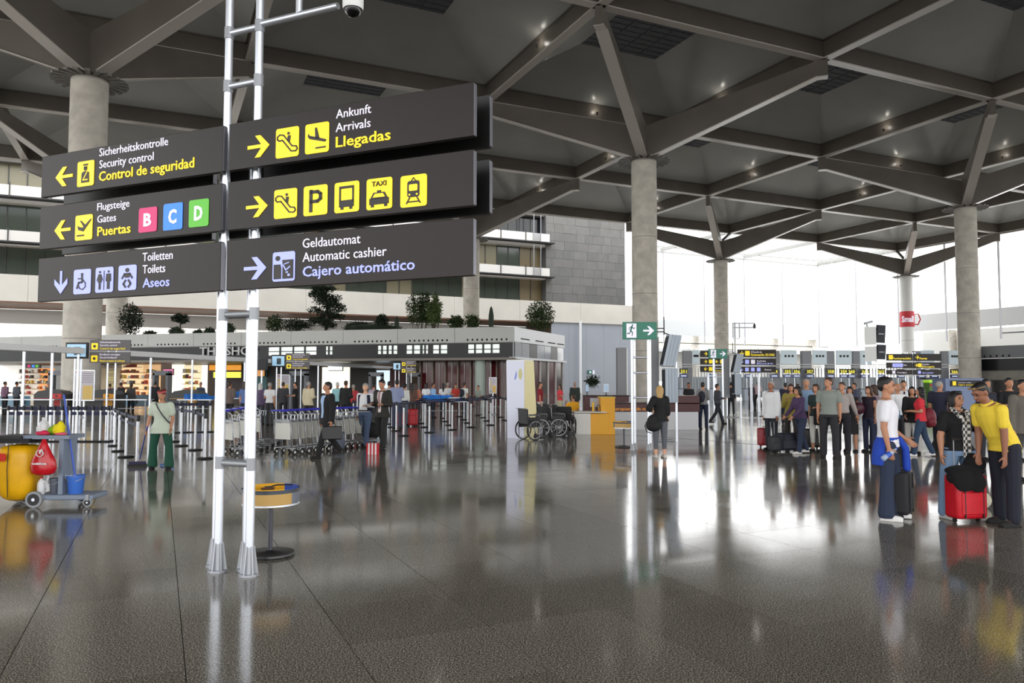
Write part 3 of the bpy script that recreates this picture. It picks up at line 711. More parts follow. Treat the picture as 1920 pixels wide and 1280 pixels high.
# ================= CLEANING CART
C0=at(96,946); cart=thing('cleaning_cart','grey cleaning cart with a big yellow sack hung from its left end','cart',C0,.05)
k=C0.y/FPX
lx=lambda px:(px-96)*k; lz=lambda py:max(0,(946-py)*k)
CG=mat('cart grey',(128,140,158),.45); WH=mat('wheel grey',(150,152,156),.5); 
b=MB(); b.box((lx(130),.02,lz(929)),((183-76)*k,.46,.07)); o=b.build('platform',CG,cart); m_=o.modifiers.new('b','BEVEL'); m_.width=.02; m_.segments=2
MB().box((lx(120),.05,(lz(925)+lz(822))/2),(.06,.36,lz(822)-lz(925))).build('upright',CG,cart)
MB().box((lx(93),.05,lz(820)),((136-50)*k,.42,.05)).build('top_shelf',CG,cart)
MB().box((lx(28),.02,lz(822)),(.38,.46,.07)).build('frame_hoop',DARK,cart)
def wheel(x,y,r_,w_):
    mb=MB(); mb.cone((x,y-w_/2,r_),(x,y+w_/2,r_),r_,r_,20); o=mb.build('wheel',WH,cart); shade_auto(o,40)
    MB().cone((x,y-w_/2-.006,r_),(x,y+w_/2+.006,r_),r_*.72,r_*.72,16).build('hub',DARK,o)
    MB().cone((x,y-w_/2-.012,r_),(x,y+w_/2+.012,r_),r_*.2,r_*.2,10).build('axle',ALU,o)
wheel(lx(83),-.24,.11,.05); wheel(lx(46),.1,.1,.05); wheel(lx(175),-.2,.06,.035); wheel(lx(140),.2,.06,.035); wheel(lx(20),.25,.1,.05)
for px in (175,140): MB().box((lx(px),-.2 if px==175 else .2,.13),(.04,.06,.08)).build('caster_fork',ALUD,cart)
# yellow sack
mb=MB(); n=20; prof=[(.0,.82),(.12,.9),(.3,.98),(.6,1.0),(.85,.97),(1,.95)]
vs=[];fs=[]
hb=lz(832); zz=[(.07,.28),(.1,.62),(.18,.86),(.35,.98),(.6,1.03),(.8,1.0),(1.0,.96)]
for zf,rf in zz:
    for q in range(n):
        a=2*math.pi*q/n; f=1+.02*math.sin(5*a+zf*9)
        cx_=abs(math.cos(a))**.6*math.copysign(1,math.cos(a)); sy=abs(math.sin(a))**.6*math.copysign(1,math.sin(a))
        vs.append((lx(37)+.255*rf*f*cx_,.02+.24*rf*f*sy,hb*zf))
m2=len(zz); fs=[(i*n+q,i*n+(q+1)%n,(i+1)*n+(q+1)%n,(i+1)*n+q) for i in range(m2-1) for q in range(n)]+[tuple(range(n-1,-1,-1)),tuple(range((m2-1)*n,m2*n))]
o=mb.add(vs,fs).build('yellow_sack',mat('yellow vinyl',(240,180,12),.38,noise=(5,.1),bump=.3),cart,smooth=True); sack=o
o.modifiers.new('s','SUBSURF').levels=1; o.modifiers['s'].render_levels=1
MB().tube([(lx(34),-.235,hb*.99),(lx(34),-.255,hb*.6),(lx(34),-.22,hb*.16)],.006,6).build('zip',BLACK,sack)
MB().tube([(lx(3),-.18,hb*.8),(lx(2),-.19,hb*.5),(lx(3),-.18,hb*.2)],.006,6).build('zip',BLACK,sack)
MB().box((lx(36),.02,lz(826)),(.5,.48,.06)).build('lid',mat('black rubber',(24,24,26),.6),cart)
FC=lambda x,y,d:Vector((lx(0)+x,-.262-d,y))
o=MB().prism(rrect((3)*k,lz(862),(32)*k,lz(848),.03),FC,.006).build('maker_badge',mat('badge red',(205,40,24),.4),sack)
text('Rubbermaid',lambda x,y,d:C0+Vector((lx(0)+x,-.27-d,y)),5.5*k,lz(858),4.2*k,WHITE,sack,width=24*k)
# things carried on the cart
def wrl(px,py,dy=0): return Vector((C0.x+lx(px),C0.y+dy,max(0,(946-py)*k)))
top=.845*0+lz(820)+.025
def onshelf(px,dy): return Vector((C0.x+lx(px),C0.y+dy,top))
t=thing('red_carrier_bag','shiny red carrier bag with white logo hanging on the cleaning cart','bag',wrl(100,887,-.26))
hgt=65*k; vs=[];n=16;zz=[(0,.5),(.05,.85),(.2,1),(.4,.95),(.65,.6),(.85,.3),(1,.12)]
for zf,rf in zz:
    for q in range(n):
        a=2*math.pi*q/n; f=1+.06*math.sin(4*a+zf*6); vs.append((.175*rf*f*math.cos(a),.09*rf*f*math.sin(a),hgt*zf))
m2=len(zz); MB().add(vs,[(i*n+q,i*n+(q+1)%n,(i+1)*n+(q+1)%n,(i+1)*n+q) for i in range(m2-1) for q in range(n)]+[tuple(range(n-1,-1,-1)),tuple(range((m2-1)*n,m2*n))]).build('bag_body',mat('red polythene',(196,22,34),.25,noise=(6,.15),bump=.4),t,smooth=True)
text('vodafone',lambda x,y,d,c=wrl(100,867,-.26):c+Vector((x,-.095-d,y)),0,0,.03,WHITE,t,width=.2,align='CENTER',t=.004,bold=.03)
mb=MB(); c=Vector((0,-.088,.3)); 
for q in range(14):
    a0,a1=2*math.pi*q/14,2*math.pi*(q+1)/14; mb.bar(c+Vector((.045*math.cos(a0),0,.045*math.sin(a0))),c+Vector((.045*math.cos(a1),0,.045*math.sin(a1))),.006,.022,upv=(0,1,0))
mb.tube([(.0,-.092,.3),(.01,-.092,.335),(.03,-.09,.35)],.012,6); mb.build('round_logo',WHITE,t)['kind']='stuff'
def bottle(px,dy,w_,h_,m,label,cap=None,onp=None,name='bottle'):
    t=thing(name,label,'bottle',onp or onshelf(px,dy))
    shade_auto(MB().lathe((0,0,0),[(w_*.9,0),(w_,.01),(w_,h_*.6),(w_*.7,h_*.76),(w_*.35,h_*.84),(w_*.35,h_*.92)],16).build('body',m,t),50)
    MB().lathe((0,0,h_*.9),[(w_*.42,0),(w_*.42,h_*.1)],12).build('cap',cap or WHITE,t)
    mb=MB(); mb.tube([(w_*.9,0,h_*.35),(w_*1.35,0,h_*.45),(w_*1.2,0,h_*.68),(w_*.6,0,h_*.78)],w_*.14,6); mb.build('handle',m,t)
    return t
WP=mat('milky plastic',(222,222,224),.35)
bottle(77,.0,.06,.24,WP,'tall white cleaning-fluid jug on the cart top')
bottle(64,.08,.045,.16,WP,'small white jug at the left edge of the cart top')
bottle(100,.1,.03,.2,mat('white trigger spray',(230,230,236),.4),'slim white spray bottle behind the yellow cloth on the cart',BLUE)
def cloth(px,dy,rx_,ry_,rz,m,label):
    mb=MB(); mb.ell((0,0,rz*.8),(rx_,ry_,rz),n=14,m=8)
    rr2=random.Random(px); mb.v=[(x*(1+.14*math.sin(z*60+y*40)),y*(1+.12*math.sin(x*70)),max(0,z)*(1+.15*math.sin(x*50))) for x,y,z in mb.v]
    o=mb.build('cleaning_cloth',m,None,smooth=True); o.location=onshelf(px,dy); tag(o,label,'cloth')
cloth(92,.05,.075,.06,.075,mat('lime cloth',(150,196,28),.8),'crumpled lime green cloth on the cart top')
cloth(108,-.02,.08,.07,.1,mat('bright yellow cloth',(240,220,20),.8),'heaped yellow cloth on the cart top')
cloth(84,-.1,.09,.06,.035,mat('pink cloth',(214,44,84),.8),'flattened pink cloth lying at the front of the cart top')
cloth(117,-.1,.08,.06,.022,mat('rose cloth',(226,96,120),.8),'small rose rag at the right end of the cart top')
def bucket(px,r_,h_,m,label,z=None):
    p=wrl(px,0,-.02); p.z=lz(929)+.035
    t=thing('bucket',label,'bucket',p)
    shade_auto(MB().lathe((0,0,0),[(r_*.78,0),(r_*.8,.005),(r_,h_),(r_*1.06,h_),(r_*1.06,h_-.02),(r_*.95,h_-.02),(r_*.75,.02)],20).build('body',m,t),50)
    MB().tube([(r_*math.cos(a),-.03-r_*.6*math.sin(a),h_-.02-.06*math.sin(a)) for a in [math.pi*q/8 for q in range(9)]],.005,6).build('bail',ALUD,t)
bucket(142,.115,.25,mat('bucket blue',(60,110,200),.4),'blue bucket standing on the right end of the cart platform')
bucket(104,.075,.21,mat('bucket grey',(92,98,110),.5),'dark grey bucket behind the cart upright')
bottle(76,0,.05,.24,WP,'white bottle with red cap standing on the left end of the cart platform',RED,onp=Vector((C0.x+lx(86),C0.y-.12,lz(929)+.035)))
p0=wrl(142,905,-.02); p1=wrl(113,742,.0)
t=wthing('mop','mop with long blue pole and white strings leaning out of the blue bucket','mop',p0)
shade_auto(MB().cone(p0,p1,.013,.013,10).build('pole',mat('blue pole',(40,80,190),.35),t),50)
mb=MB(); rr2=random.Random(5)
for q in range(26):
    a=rr2.uniform(0,6.28); mb.tube([p0+Z(.02),p0+Vector((-.06+.05*math.cos(a),.03*math.sin(a),.09)),p0+Vector((-.09+.08*math.cos(a),.06*math.sin(a),.05+rr2.uniform(-.01,.06)))],.008,4)
mb.build('strings',mat('mop string',(210,212,218),.9),t)['kind']='stuff'
# ================= PEOPLE
SKIN=[mat('skin light',(214,164,136),.55),mat('skin tan',(186,132,102),.55),mat('skin dark tan',(150,100,76),.55)]
HAIRS={'black':mat('hair black',(24,20,20),.55),'brown':mat('hair brown',(62,42,30),.6),'grey':mat('hair grey',(150,146,142),.7),'blonde':mat('hair blonde',(186,150,96),.6),'auburn':mat('hair auburn',(104,48,34),.6),'white':mat('hair white',(208,204,198),.7)}
def clothm(c): return mat('cloth %d %d %d'%c,c,.85)
ARMS={'down':((.13,.06,-1),(.02,-.12,-1)),'front':((.16,.08,-1),(-.25,-.95,.05)),'pull':((.1,.45,-.9),(.05,.5,-.85)),'hip':((.6,.3,-.8),(-.7,-.45,-.35)),
'cross':((.2,-.1,-1),(-.85,-.5,.12)),'face':((.25,-.45,-.75),(-.3,-.35,.9)),'fwd':((.12,-.4,-.9),(-.1,-.75,-.6)),'reach':((.1,-.75,-.5),(-.05,-.95,-.15)),
'out':((.55,-.1,-.85),(.15,-.4,-.9)),'swingf':((.1,-.35,-.95),(0,-.6,-.8)),'swingb':((.12,.4,-.9),(.05,.1,-1)),'chest':((.22,-.1,-1),(-.45,-.6,.65))}
def capch(mb,pts,rs,n=10):
    for p,r_ in zip(pts,rs): mb.ell(p,(r_,r_,r_),n=n,m=6)
    for a,b_,ra,rb in zip(pts[:-1],pts[1:],rs[:-1],rs[1:]): mb.cone(a,b_,ra,rb,n,cap=True)
def loft(mb,rings,L,n=16):
    vs=[]
    for z,rx_,ry_,yo in rings: vs+=[L((rx_*math.cos(2*math.pi*k/n),yo+ry_*math.sin(2*math.pi*k/n),z)) for k in range(n)]
    m=len(rings); mb.add(vs,[(i*n+k,i*n+(k+1)%n,(i+1)*n+(k+1)%n,(i+1)*n+k) for i in range(m-1) for k in range(n)]+[tuple(range(n-1,-1,-1)),tuple(range((m-1)*n,m*n))])
def hand(mb,w_,d,inw,s=1,curl=.6,fr=.0085):
    d=Vector(d).normalized(); inw=Vector(inw); inw=(inw-d*inw.dot(d)).normalized(); side=d.cross(inw).normalized()
    w_=Vector(w_); R_=Matrix((side,d,inw)).transposed()
    mb.ell(w_+d*.045*s,(.04*s,.052*s,.016*s),R_,n=12,m=8)
    mb.cone(w_-d*.02*s,w_+d*.03*s,.026*s,.026*s,8)
    fwd=side if side.y<0 else -side
    for q,(o_,ln) in enumerate(((-.030,.062),(-.010,.078),(.010,.084),(.029,.074))):
        b0=w_+d*.075*s+fwd*o_*s; a=b0+d*ln*.45*s+inw*ln*.12*curl*s; c=a+(d*(1-curl*.55)+inw*curl*.8).normalized()*ln*.32*s; e=c+(d*(1-curl)+inw*curl*1.1).normalized()*ln*.26*s
        mb.tube([b0,a,c,e],[fr*s*1.05,fr*s,fr*s*.92,fr*s*.7],7)
    t0=w_+d*.02*s+fwd*.03*s; t1=t0+(d*.6+fwd*.8+inw*.3).normalized()*.04*s; t2=t1+(d*.85+fwd*.25+inw*.5).normalized()*.03*s
    mb.tube([t0,t1,t2],[.0125*s,.011*s,.008*s],7)
HANDS={}
def person(px,py,h,phi,label,top=('shirt',(220,220,220),'short'),legs_=('trousers',(40,42,54)),skin=1,hair=('black','short'),arms=('down','down'),stance='stand',lean=0,head=(0,0),build=1.0,belly=0,female=False,shoe=(30,28,28),q=None,hem=None,pos=None,group=None,extra=None,seat=False,bend=None):
    P0=pos if pos is not None else at(px,py); dist=P0.y
    q=q or (.0075 if dist<11 else .013 if dist<20 else .022 if dist<34 else .03)
    s=h/1.75; root=thing('person',label,'person',P0,math.radians(phi),group)
    f=build; fem=female
    ca,sa=math.cos(math.radians(lean)),math.sin(math.radians(lean)); zp=.95
    drop=0
    def L(p):
        x,y,z=p
        if z>zp:
            w_=min(1,(z-zp)/.18); c_,s_=math.cos(math.radians(lean)*w_),math.sin(math.radians(lean)*w_); dz=z-zp; y,z=y*c_-dz*s_,zp+dz*c_+y*s_
        return Vector((x,y,z))
    hy,hp=math.radians(head[0]),math.radians(head[1]); hc=Vector((0,-.0,1.52))
    Rh=Matrix.Rotation(hy,3,'Z')@Matrix.Rotation(hp,3,'X'); lc=L((0,0,1.50)); Rl=Matrix.Rotation(math.radians(lean*.55),3,'X')
    def Hd(p): 
        v=Vector(p)-Vector((0,0,1.50)); return lc+Rl@(Rh@v)
    RR=Rl@Rh
    # --- skeleton
    hipw=.092*f*(1.04 if fem else 1)
    G_={'stand':((2,4,0),(-3,4,0)),'wide':((4,9,2),(-4,9,0)),'walk':((24,3,8),(-20,3,18)),'step':((14,3,6),(-12,3,10)),'relax':((10,5,12),(-2,5,0)),'sit':((86,8,88),(84,8,86)),'together':((1,1,0),(-1,1,0))}[stance]
    legp=[]
    for sd,(fwd_,sid,kb) in zip((1,-1),G_):
        hp_=Vector((sd*hipw,0,.90)); a=math.radians(fwd_); b_=math.radians(sid)
        k=hp_+Vector((sd*math.sin(b_)*.42,-math.sin(a)*.42,-math.cos(a)*math.cos(b_)*.42))
        a2=a-math.radians(kb); an=k+Vector((sd*math.sin(b_)*.2*.42,-math.sin(a2)*.40,-math.cos(a2)*.40)); legp.append((hp_,k,an))
    mz=min(l[2].z for l in legp)-.085; dz_=-mz
    if stance=='sit': pass
    SH=Vector((0,0,dz_))
    body=MB()
    wv=.90 if fem else 1.0; sh=.165*f*(.92 if fem else 1.04); bl=belly
    tor=[(.86,.150*f*(1.06 if fem else 1),.110*f,.0),(.93,.168*f*(1.06 if fem else 1),.120*f,.005),(1.02,.146*f*wv,.105*f+bl*.05,-bl*.04),(1.10,.136*f*wv,.100*f+bl*.06,-bl*.05),(1.20,.148*f*wv,.108*f+bl*.03,-bl*.02-(.01 if fem else 0)),(1.30,.162*f*(.95 if fem else 1),.116*f+(.012 if fem else 0),-.005-(.012 if fem else 0)),(1.38,.168*f*(.92 if fem else 1.02),.105*f,.0),(1.435,.135*f,.080*f,.01),(1.475,.062,.06,.012)]
    loft(body,tor,L)
    capch(body,[L((0,.012,1.44)),Hd((0,.005,1.56))],[.054*(.85 if fem else 1),.05*(.85 if fem else 1)])
    # head
    body.ell(Hd((0,.012,1.638)),(.074,.092,.098),RR,16,12); body.ell(Hd((0,-.022,1.578)),(.056,.062,.062),RR,14,10)
    body.ell(Hd((0,-.052,1.545)),(.026,.024,.022),RR,10,8)
    body.cone(Hd((0,-.075,1.632)),Hd((0,-.108,1.595)),.009,.014,8); body.ell(Hd((0,-.100,1.592)),(.016,.014,.011),RR,8,6)
    body.ell(Hd((0,-.082,1.558)),(.022,.012,.008),RR,8,6)
    body.ell(Hd((0,-.072,1.652)),(.05,.022,.012),RR,10,6)
    for sd in(1,-1): body.ell(Hd((sd*.076,.012,1.61)),(.010,.02,.032),RR,8,6)
    # legs
    for hp_,k,an in legp:
        capch(body,[hp_,hp_.lerp(k,.5),k,k.lerp(an,.35),an],[.088*f,.074*f,.056*f,.056*f,.040*f])
        body.ell(an+Vector((0,-.06,-.045)),(.04,.10,.035))
    # arms
    hands=[];armp=[]
    for sd,spec in zip((1,-1),arms):
        e_,w_=ARMS[spec] if isinstance(spec,str) else spec
        S_=L((sd*sh,.005,1.405)); e_=Vector((e_[0]*sd,e_[1],e_[2])).normalized(); w_=Vector((w_[0]*sd,w_[1],w_[2])).normalized()
        if lean: 
            Rx_=Matrix.Rotation(math.radians(lean*.35),3,'X'); e_=Rx_@e_; w_=Rx_@w_
        E_=S_+e_*.285; Wp=E_+w_*.245
        armp.append((S_,E_,Wp)); capch(body,[S_,S_.lerp(E_,.5),E_,E_.lerp(Wp,.3),Wp],[.058*f*(.85 if fem else 1),.046*f*(.85 if fem else 1),.039*f,.038*f,.026])
        inw=Vector((-sd,-.2,0)) if abs(w_.z)>.6 else Vector((-sd*.2,-.1,-1))
        hands.append((Wp,w_,inw))
    sk=SKIN[skin]
    if q<.01:
        for Wp,w_,inw in hands: hand(body,Wp+w_*.01,w_,inw,1,.55,.0105)
    def fin(mb,name,m,par=root,rem=True,vox=None,sub=False):
        mb.v=[tuple((Vector(v)+SH)*s) for v in mb.v]; o=mb.build(name,m,par,smooth=True)
        if rem:
            r_=o.modifiers.new('remesh','REMESH'); r_.mode='VOXEL'; r_.voxel_size=vox or q; r_.use_smooth_shade=True
            sm=o.modifiers.new('smooth','SMOOTH'); sm.iterations=3; sm.factor=.5
        return o
    B=fin(body,'body',sk)
    if q>=.01:
        hm=MB()
        for Wp,w_,inw in hands: hand(hm,Wp+w_*.005,w_,inw,1,.55)
        hm2=[hm] 
        for sd_,(Wp,w_,inw) in zip('lr',hands):
            x=MB(); hand(x,Wp+w_*.005,w_,inw,1,.55); fin(x,'hand',sk,B,rem=False)
    if dist<13:
        ew=MB(); 
        for sd in(1,-1): ew.ell(Hd((sd*.03,-.078,1.627)),(.013,.009,.0065),RR,8,6)
        fin(ew,'eye',mat('eye dark',(40,28,24),.2),root,False)['kind']='stuff'
        ew=MB()
        for sd in(1,-1): ew.ell(Hd((sd*.031,-.084,1.648)),(.019,.007,.004),RR,8,6)
        fin(ew,'eyebrow',HAIRS[hair[0]],root,False)['kind']='stuff'
        ew=MB(); ew.ell(Hd((0,-.092,1.556)),(.02,.006,.0045),RR,8,6); fin(ew,'lips',mat('lips',(150,70,66),.5),root,False)
    # hair
    hm=HAIRS[hair[0]]; st=hair[1]
    if st!='bald':
        mb=MB(); k_=.965 if st=='short' else 1; mb.ell(Hd((0,.022,1.660)),(.081*k_,.094*k_,.088*k_),RR,16,12); mb.ell(Hd((0,.050*k_,1.63)),(.078*k_,.066*k_,.083*k_),RR,14,10)
        if st in('short',): mb.ell(Hd((0,-.022,1.708)),(.06,.045,.026),RR,12,8)
        if st in('long','bob','curly','fringe'):
            if st!='curly': mb.ell(Hd((0,-.052,1.712)),(.062,.034,.028),RR,12,8)
            ln={'long':.30,'bob':.14,'curly':.34,'fringe':.26}[st]; wd=1.25 if st=='curly' else 1
            for k in range(5):
                t_=k/4; mb.ell(Hd((0,.055+.02*t_,1.62-ln*t_)),(.085*wd*(1-.12*t_),.055*wd,.07),RR,12,8)
            for sd in(1,-1): mb.ell(Hd((sd*.074,.012,1.60)),(.022,.045,.09),RR,10,8)
        if st=='pony': capch(mb,[Hd((0,.12,1.69)),Hd((0,.16,1.60)),Hd((0,.15,1.48))],[.035,.035,.018])
        if st=='bun': mb.ell(Hd((0,.13,1.70)),(.045,.045,.045),RR,10,8)
        fin(mb,'hair',hm,root,vox=max(q*.9,.008))
    else:
        mb=MB(); mb.ell(Hd((0,.05,1.61)),(.082,.066,.05),RR,16,10); fin(mb,'hair',hm,root,vox=max(q*.9,.008))
    # trousers / skirt
    kind_,col=legs_[:2]; m=clothm(col); mb=MB(); inf=.014
    waist=1.0
    loft(mb,[(z,rx_+inf,ry_+inf,yo) for z,rx_,ry_,yo in tor if z<1.0]+[(waist,.145*f*wv+.004,.102*f+bl*.035,-bl*.025)],L)
    for hp_,k,an in legp:
        if kind_=='trousers': capch(mb,[hp_,hp_.lerp(k,.5),k,k.lerp(an,.5),an+Vector((0,0,.005))],[.100*f,.088*f,.072*f,.070*f,.068*f])
        elif kind_=='flared': capch(mb,[hp_,hp_.lerp(k,.5),k,k.lerp(an,.5),an+Vector((0,0,0))],[.103*f,.092*f,.078*f,.084*f,.098*f])
        elif kind_=='capri': capch(mb,[hp_,hp_.lerp(k,.5),k,k.lerp(an,.62)],[.100*f,.088*f,.068*f,.056*f])
        elif kind_=='shorts': capch(mb,[hp_,hp_.lerp(k,.5),k.lerp(hp_,.05)],[.102*f,.096*f,.09*f])
    if kind_=='skirt': loft(mb,[(.46,.20*f,.17*f,0),(.6,.2*f,.16*f,0),(.8,.185*f,.14*f,0),(.92,.175*f,.13*f,0)],L)
    if kind_!='skirt': zc_=min(l[2].z for l in legp)-.055; mb.v=[(x,y,max(z,zc_)) for x,y,z in mb.v]
    fin(mb,{'trousers':'trousers','flared':'jeans','capri':'trousers','shorts':'shorts','skirt':'skirt'}[kind_],m)
    # shoes
    for hp_,k,an in legp:
        mb=MB(); 
        mb.ell(an+Vector((0,-.075,-.048)),(.047,.115,.036)); mb.ell(an+Vector((0,.015,-.035)),(.042,.05,.05)); mb.box(an+Vector((0,-.055,-.072)),(.088,.25,.026))
        mb.v=[(x,y,max(z,-dz_+.0)) for x,y,z in mb.v]
        fin(mb,'shoe',clothm(shoe),root,vox=max(q,.009))
    # top garment
    kind_,col,slv=top[:3]; m=clothm(col); mb=MB(); t_=.018 if kind_=='jacket' else .013 if kind_!='loose' else .026
    hz_=hem if hem else {'jacket':.80,'shirt':.90,'loose':.80,'tee':.88,'tucked':.985,'dress':.5,'vest':.95,'polo':.86}[kind_]
    rr_=[(z,rx_+t_,ry_+t_,yo) for z,rx_,ry_,yo in tor if z>hz_ and z<1.46]
    r0_=rr_[0]; fl_=.03 if kind_ in('jacket','loose') else .008
    lowz=[(hz_,(max(r0_[1],tor[1][1]+t_)+fl_ if hz_<.95 else r0_[1]),max(r0_[2],tor[1][2]+t_)+fl_*.6 if hz_<.95 else r0_[2],r0_[3])]
    if hz_<.85: lowz.append((.9,tor[1][1]+t_+fl_*.4,tor[1][2]+t_+fl_*.3,.005))
    loft(mb,lowz+rr_+[(1.455,.10*f+t_,.072+t_,.012)],L)
    for S_,E_,Wp in armp:
        a=t_*.9+(.006 if kind_ in('jacket','loose') else 0)
        if slv=='short': e1=S_.lerp(E_,.62); capch(mb,[S_+Vector((0,0,-.012)),S_.lerp(E_,.3),e1],[.056*f+a,.052*f+a,.050*f+a])
        elif slv=='long': capch(mb,[S_,S_.lerp(E_,.5),E_,E_.lerp(Wp,.5),E_.lerp(Wp,.96)],[.060*f+a,.050*f+a,.046*f+a,.042*f+a,.032+a])
        elif slv=='none': mb.ell(S_,(.055*f+a,.05*f+a,.05*f+a))
        elif slv=='elbow': capch(mb,[S_,S_.lerp(E_,.5),E_,E_.lerp(Wp,.25)],[.060*f+a,.050*f+a,.046*f+a,.042*f+a])
    fin(mb,{'jacket':'jacket','shirt':'shirt','loose':'blouse','tee':'t_shirt','tucked':'shirt','dress':'dress','vest':'vest','polo':'polo_shirt'}[kind_],m)
    ex=dict(extra or {})
    if 'front' in ex:      # shirt (and tie) seen in an open jacket
        mb=MB(); loft(mb,[(z,.058+.03*(z>1.2),ry_*.5,yo-ry_*.5-t_-.012) for z,rx_,ry_,yo in tor if 0.9<z<1.44],L); fin(mb,'shirt_front',clothm(ex['front']))
    if 'tie' in ex:
        mb=MB(); loft(mb,[(z,.02,.015,yo-ry_-t_-.012) for z,rx_,ry_,yo in tor if 1.0<z<1.44],L,8); fin(mb,'tie',clothm(ex['tie']),rem=False)
    if 'strap' in ex:
        mb=MB(); pts=[L((-.10*f,-.08,1.45)),L((-.04,-.14*f-.02,1.34)),L((.05,-.14*f-.02,1.2)),L((.14*f,-.10,1.05)),L((.17*f,.02,.98))]; mb.tube(pts,.014,6); fin(mb,'strap',clothm(ex['strap']),rem=False)
    if 'belt' in ex:
        mb=MB(); loft(mb,[(.985,.150*f*wv+inf+.006,.108*f+bl*.05+inf+.006,-bl*.03),(1.015,.150*f*wv+inf+.006,.108*f+bl*.05+inf+.006,-bl*.03)],L,20); fin(mb,'belt',clothm(ex['belt']),rem=False)
    if 'collar' in ex:
        mb=MB(); loft(mb,[(1.445,.085,.08,.01),(1.485,.068,.068,.012)],L,16); fin(mb,'collar',clothm(ex['collar']),rem=False)
    if 'band' in ex:
        mb=MB(); mb.add(*[(lambda v,f_:(v,f_))(*(lambda n:([Hd((r_*.088*math.cos(2*math.pi*k/n),.022+r_*.103*math.sin(2*math.pi*k/n),1.69+zz)) for r_,zz in((1,0),(1,.03)) for k in range(n)],[(k,(k+1)%n,n+(k+1)%n,n+k) for k in range(n)]))(20))][0]); fin(mb,'headband',clothm(ex['band']),rem=False)
    if 'pack' in ex:
        mb=MB(); mb.ell(L((0,.19,1.22)),(.14,.10,.2)); mb.ell(L((0,.22,1.12)),(.12,.09,.12)); fin(mb,'backpack',clothm(ex['pack']))
    Rz=Matrix.Rotation(math.radians(phi),3,'Z')
    root['_h']=0; del root['_h']
    def wl(v): return P0+Rz@((Vector(v)+SH)*s)
    return root,[wl(a[0]+a[1].normalized()*.07) for a in hands],wl,L,dict(s=s,Rz=Rz,P0=P0,Hd=Hd,armp=armp,legp=legp)
# ---- the three in the right foreground
o=person(1668,973,1.80,62,'young man in a white T-shirt with a blue sweater tied round his waist',('tee',(238,236,242),'short'),('flared',(38,48,70)),1,('black','short'),(((.12,.0,-1),(.1,-.75,-.6)),((.1,.1,-1),(.05,-.2,-1))),'relax',shoe=(228,226,224),head=(0,2))
ym=o
# blue sweater round the waist
def local_part(o,name,fn,m,rem=None,smooth=True):
    mb=MB(); fn(mb); s=o[4]['s']; q_=o[0]; sh=(o[2]((0,0,0))-o[4]['P0']); 
    mb.v=[tuple(Vector(v)*s+Vector((0,0,sh.z))) for v in mb.v]; x=mb.build(name,m,q_,smooth=smooth)
    if rem: r_=x.modifiers.new('r','REMESH'); r_.mode='VOXEL'; r_.voxel_size=rem; r_.use_smooth_shade=True; s_=x.modifiers.new('s','SMOOTH'); s_.iterations=2
    return x
def sweater(mb):
    L=lambda v:Vector(v)
    loft(mb,[(.66,.19,.13,.055),(.78,.20,.135,.05),(.92,.19,.125,.035),(.97,.178,.128,.008),(1.0,.172,.128,.0)],L,20)
    for sd in(1,): capch(mb,[Vector((.10,-.13,.97)),Vector((.12,-.19,.85)),Vector((.13,-.20,.62))],[.035,.045,.05])
local_part(o,'tied_sweater',sweater,clothm((34,72,180)),.009)
local_part(o,'print',lambda mb:[mb.ell((.06+.02*k,-.135-.0*k,1.30-.03*k),(.02,.006,.025)) for k in range(3)],clothm((70,130,170)))
hl=o[1][1]
t=thing('water_bottle','clear plastic water bottle with a blue label in the young man\'s hand','bottle',hl)
WB=mat('clear bottle plastic',(200,220,240),.08,alpha=.55)
dirb=Vector((.8,.1,.55)).normalized(); 
def rotb(t,dv): t.rotation_mode='QUATERNION'; t.rotation_quaternion=Vector((0,0,1)).rotation_difference(dv)
shade_auto(MB().lathe((0,0,-.12),[(.03,0),(.034,.01),(.034,.15),(.026,.18),(.013,.2),(.013,.225)],16).build('body',WB,t)); MB().lathe((0,0,-.06),[(.0345,0),(.0345,.06)],16).build('label_band',mat('bottle label blue',(50,90,190),.4),t)
MB().lathe((0,0,.1),[(.015,0),(.015,.02)],12).build('cap',mat('blue cap',(30,60,170),.4),t); rotb(t,dirb); t.location=hl+Vector((0,0,-.0))
def suitcase(px,py,w_,d_,h_,rz,m,label,handle=.4,name='suitcase',wheels=True,pos=None,grp=None,tilt=0):
    t=thing(name,label,'suitcase',pos if pos is not None else at(px,py),rz,grp)
    mb=MB(); mb.box((0,0,.05+h_/2),(w_,d_,h_)); o=mb.build('shell',m,t); b_=o.modifiers.new('b','BEVEL'); b_.width=min(.05,d_*.25); b_.segments=4; shade_auto(o,60)
    dk=mat('suitcase trim',(26,26,28),.5)
    x=MB().box((0,-d_/2-.006,.05+h_*.36),(w_*.78,.02,h_*.5)).build('front_pocket',m,t); b_=x.modifiers.new('b','BEVEL'); b_.width=.015
    for k in(-1,1):
        MB().box((k*w_*.3,-d_/2-.008,.05+h_*.5),(.012,.02,h_*.92)).build('piping',dk,t) if w_>.3 else None
        if wheels: MB().cone((k*w_*.38-.012,.0,.028),(k*w_*.38+.012,0,.028),.028,.028,14).build('wheel',dk,t)
    MB().tube([(-w_*.14,0,.05+h_),(-w_*.12,0,.08+h_),(w_*.12,0,.08+h_),(w_*.14,0,.05+h_)],.01,6).build('grip',dk,t)
    if handle:
        for k in(-1,1): MB().cone((k*w_*.2,d_*.3,.05+h_),(k*w_*.2,d_*.3,.05+h_+handle),.007,.007,8).build('handle_rod',ALUD,t)
        MB().box((0,d_*.3,.05+h_+handle),(w_*.46,.03,.03)).build('handle_bar',dk,t)
    if tilt: t.rotation_euler=(tilt,0,rz)
    return t
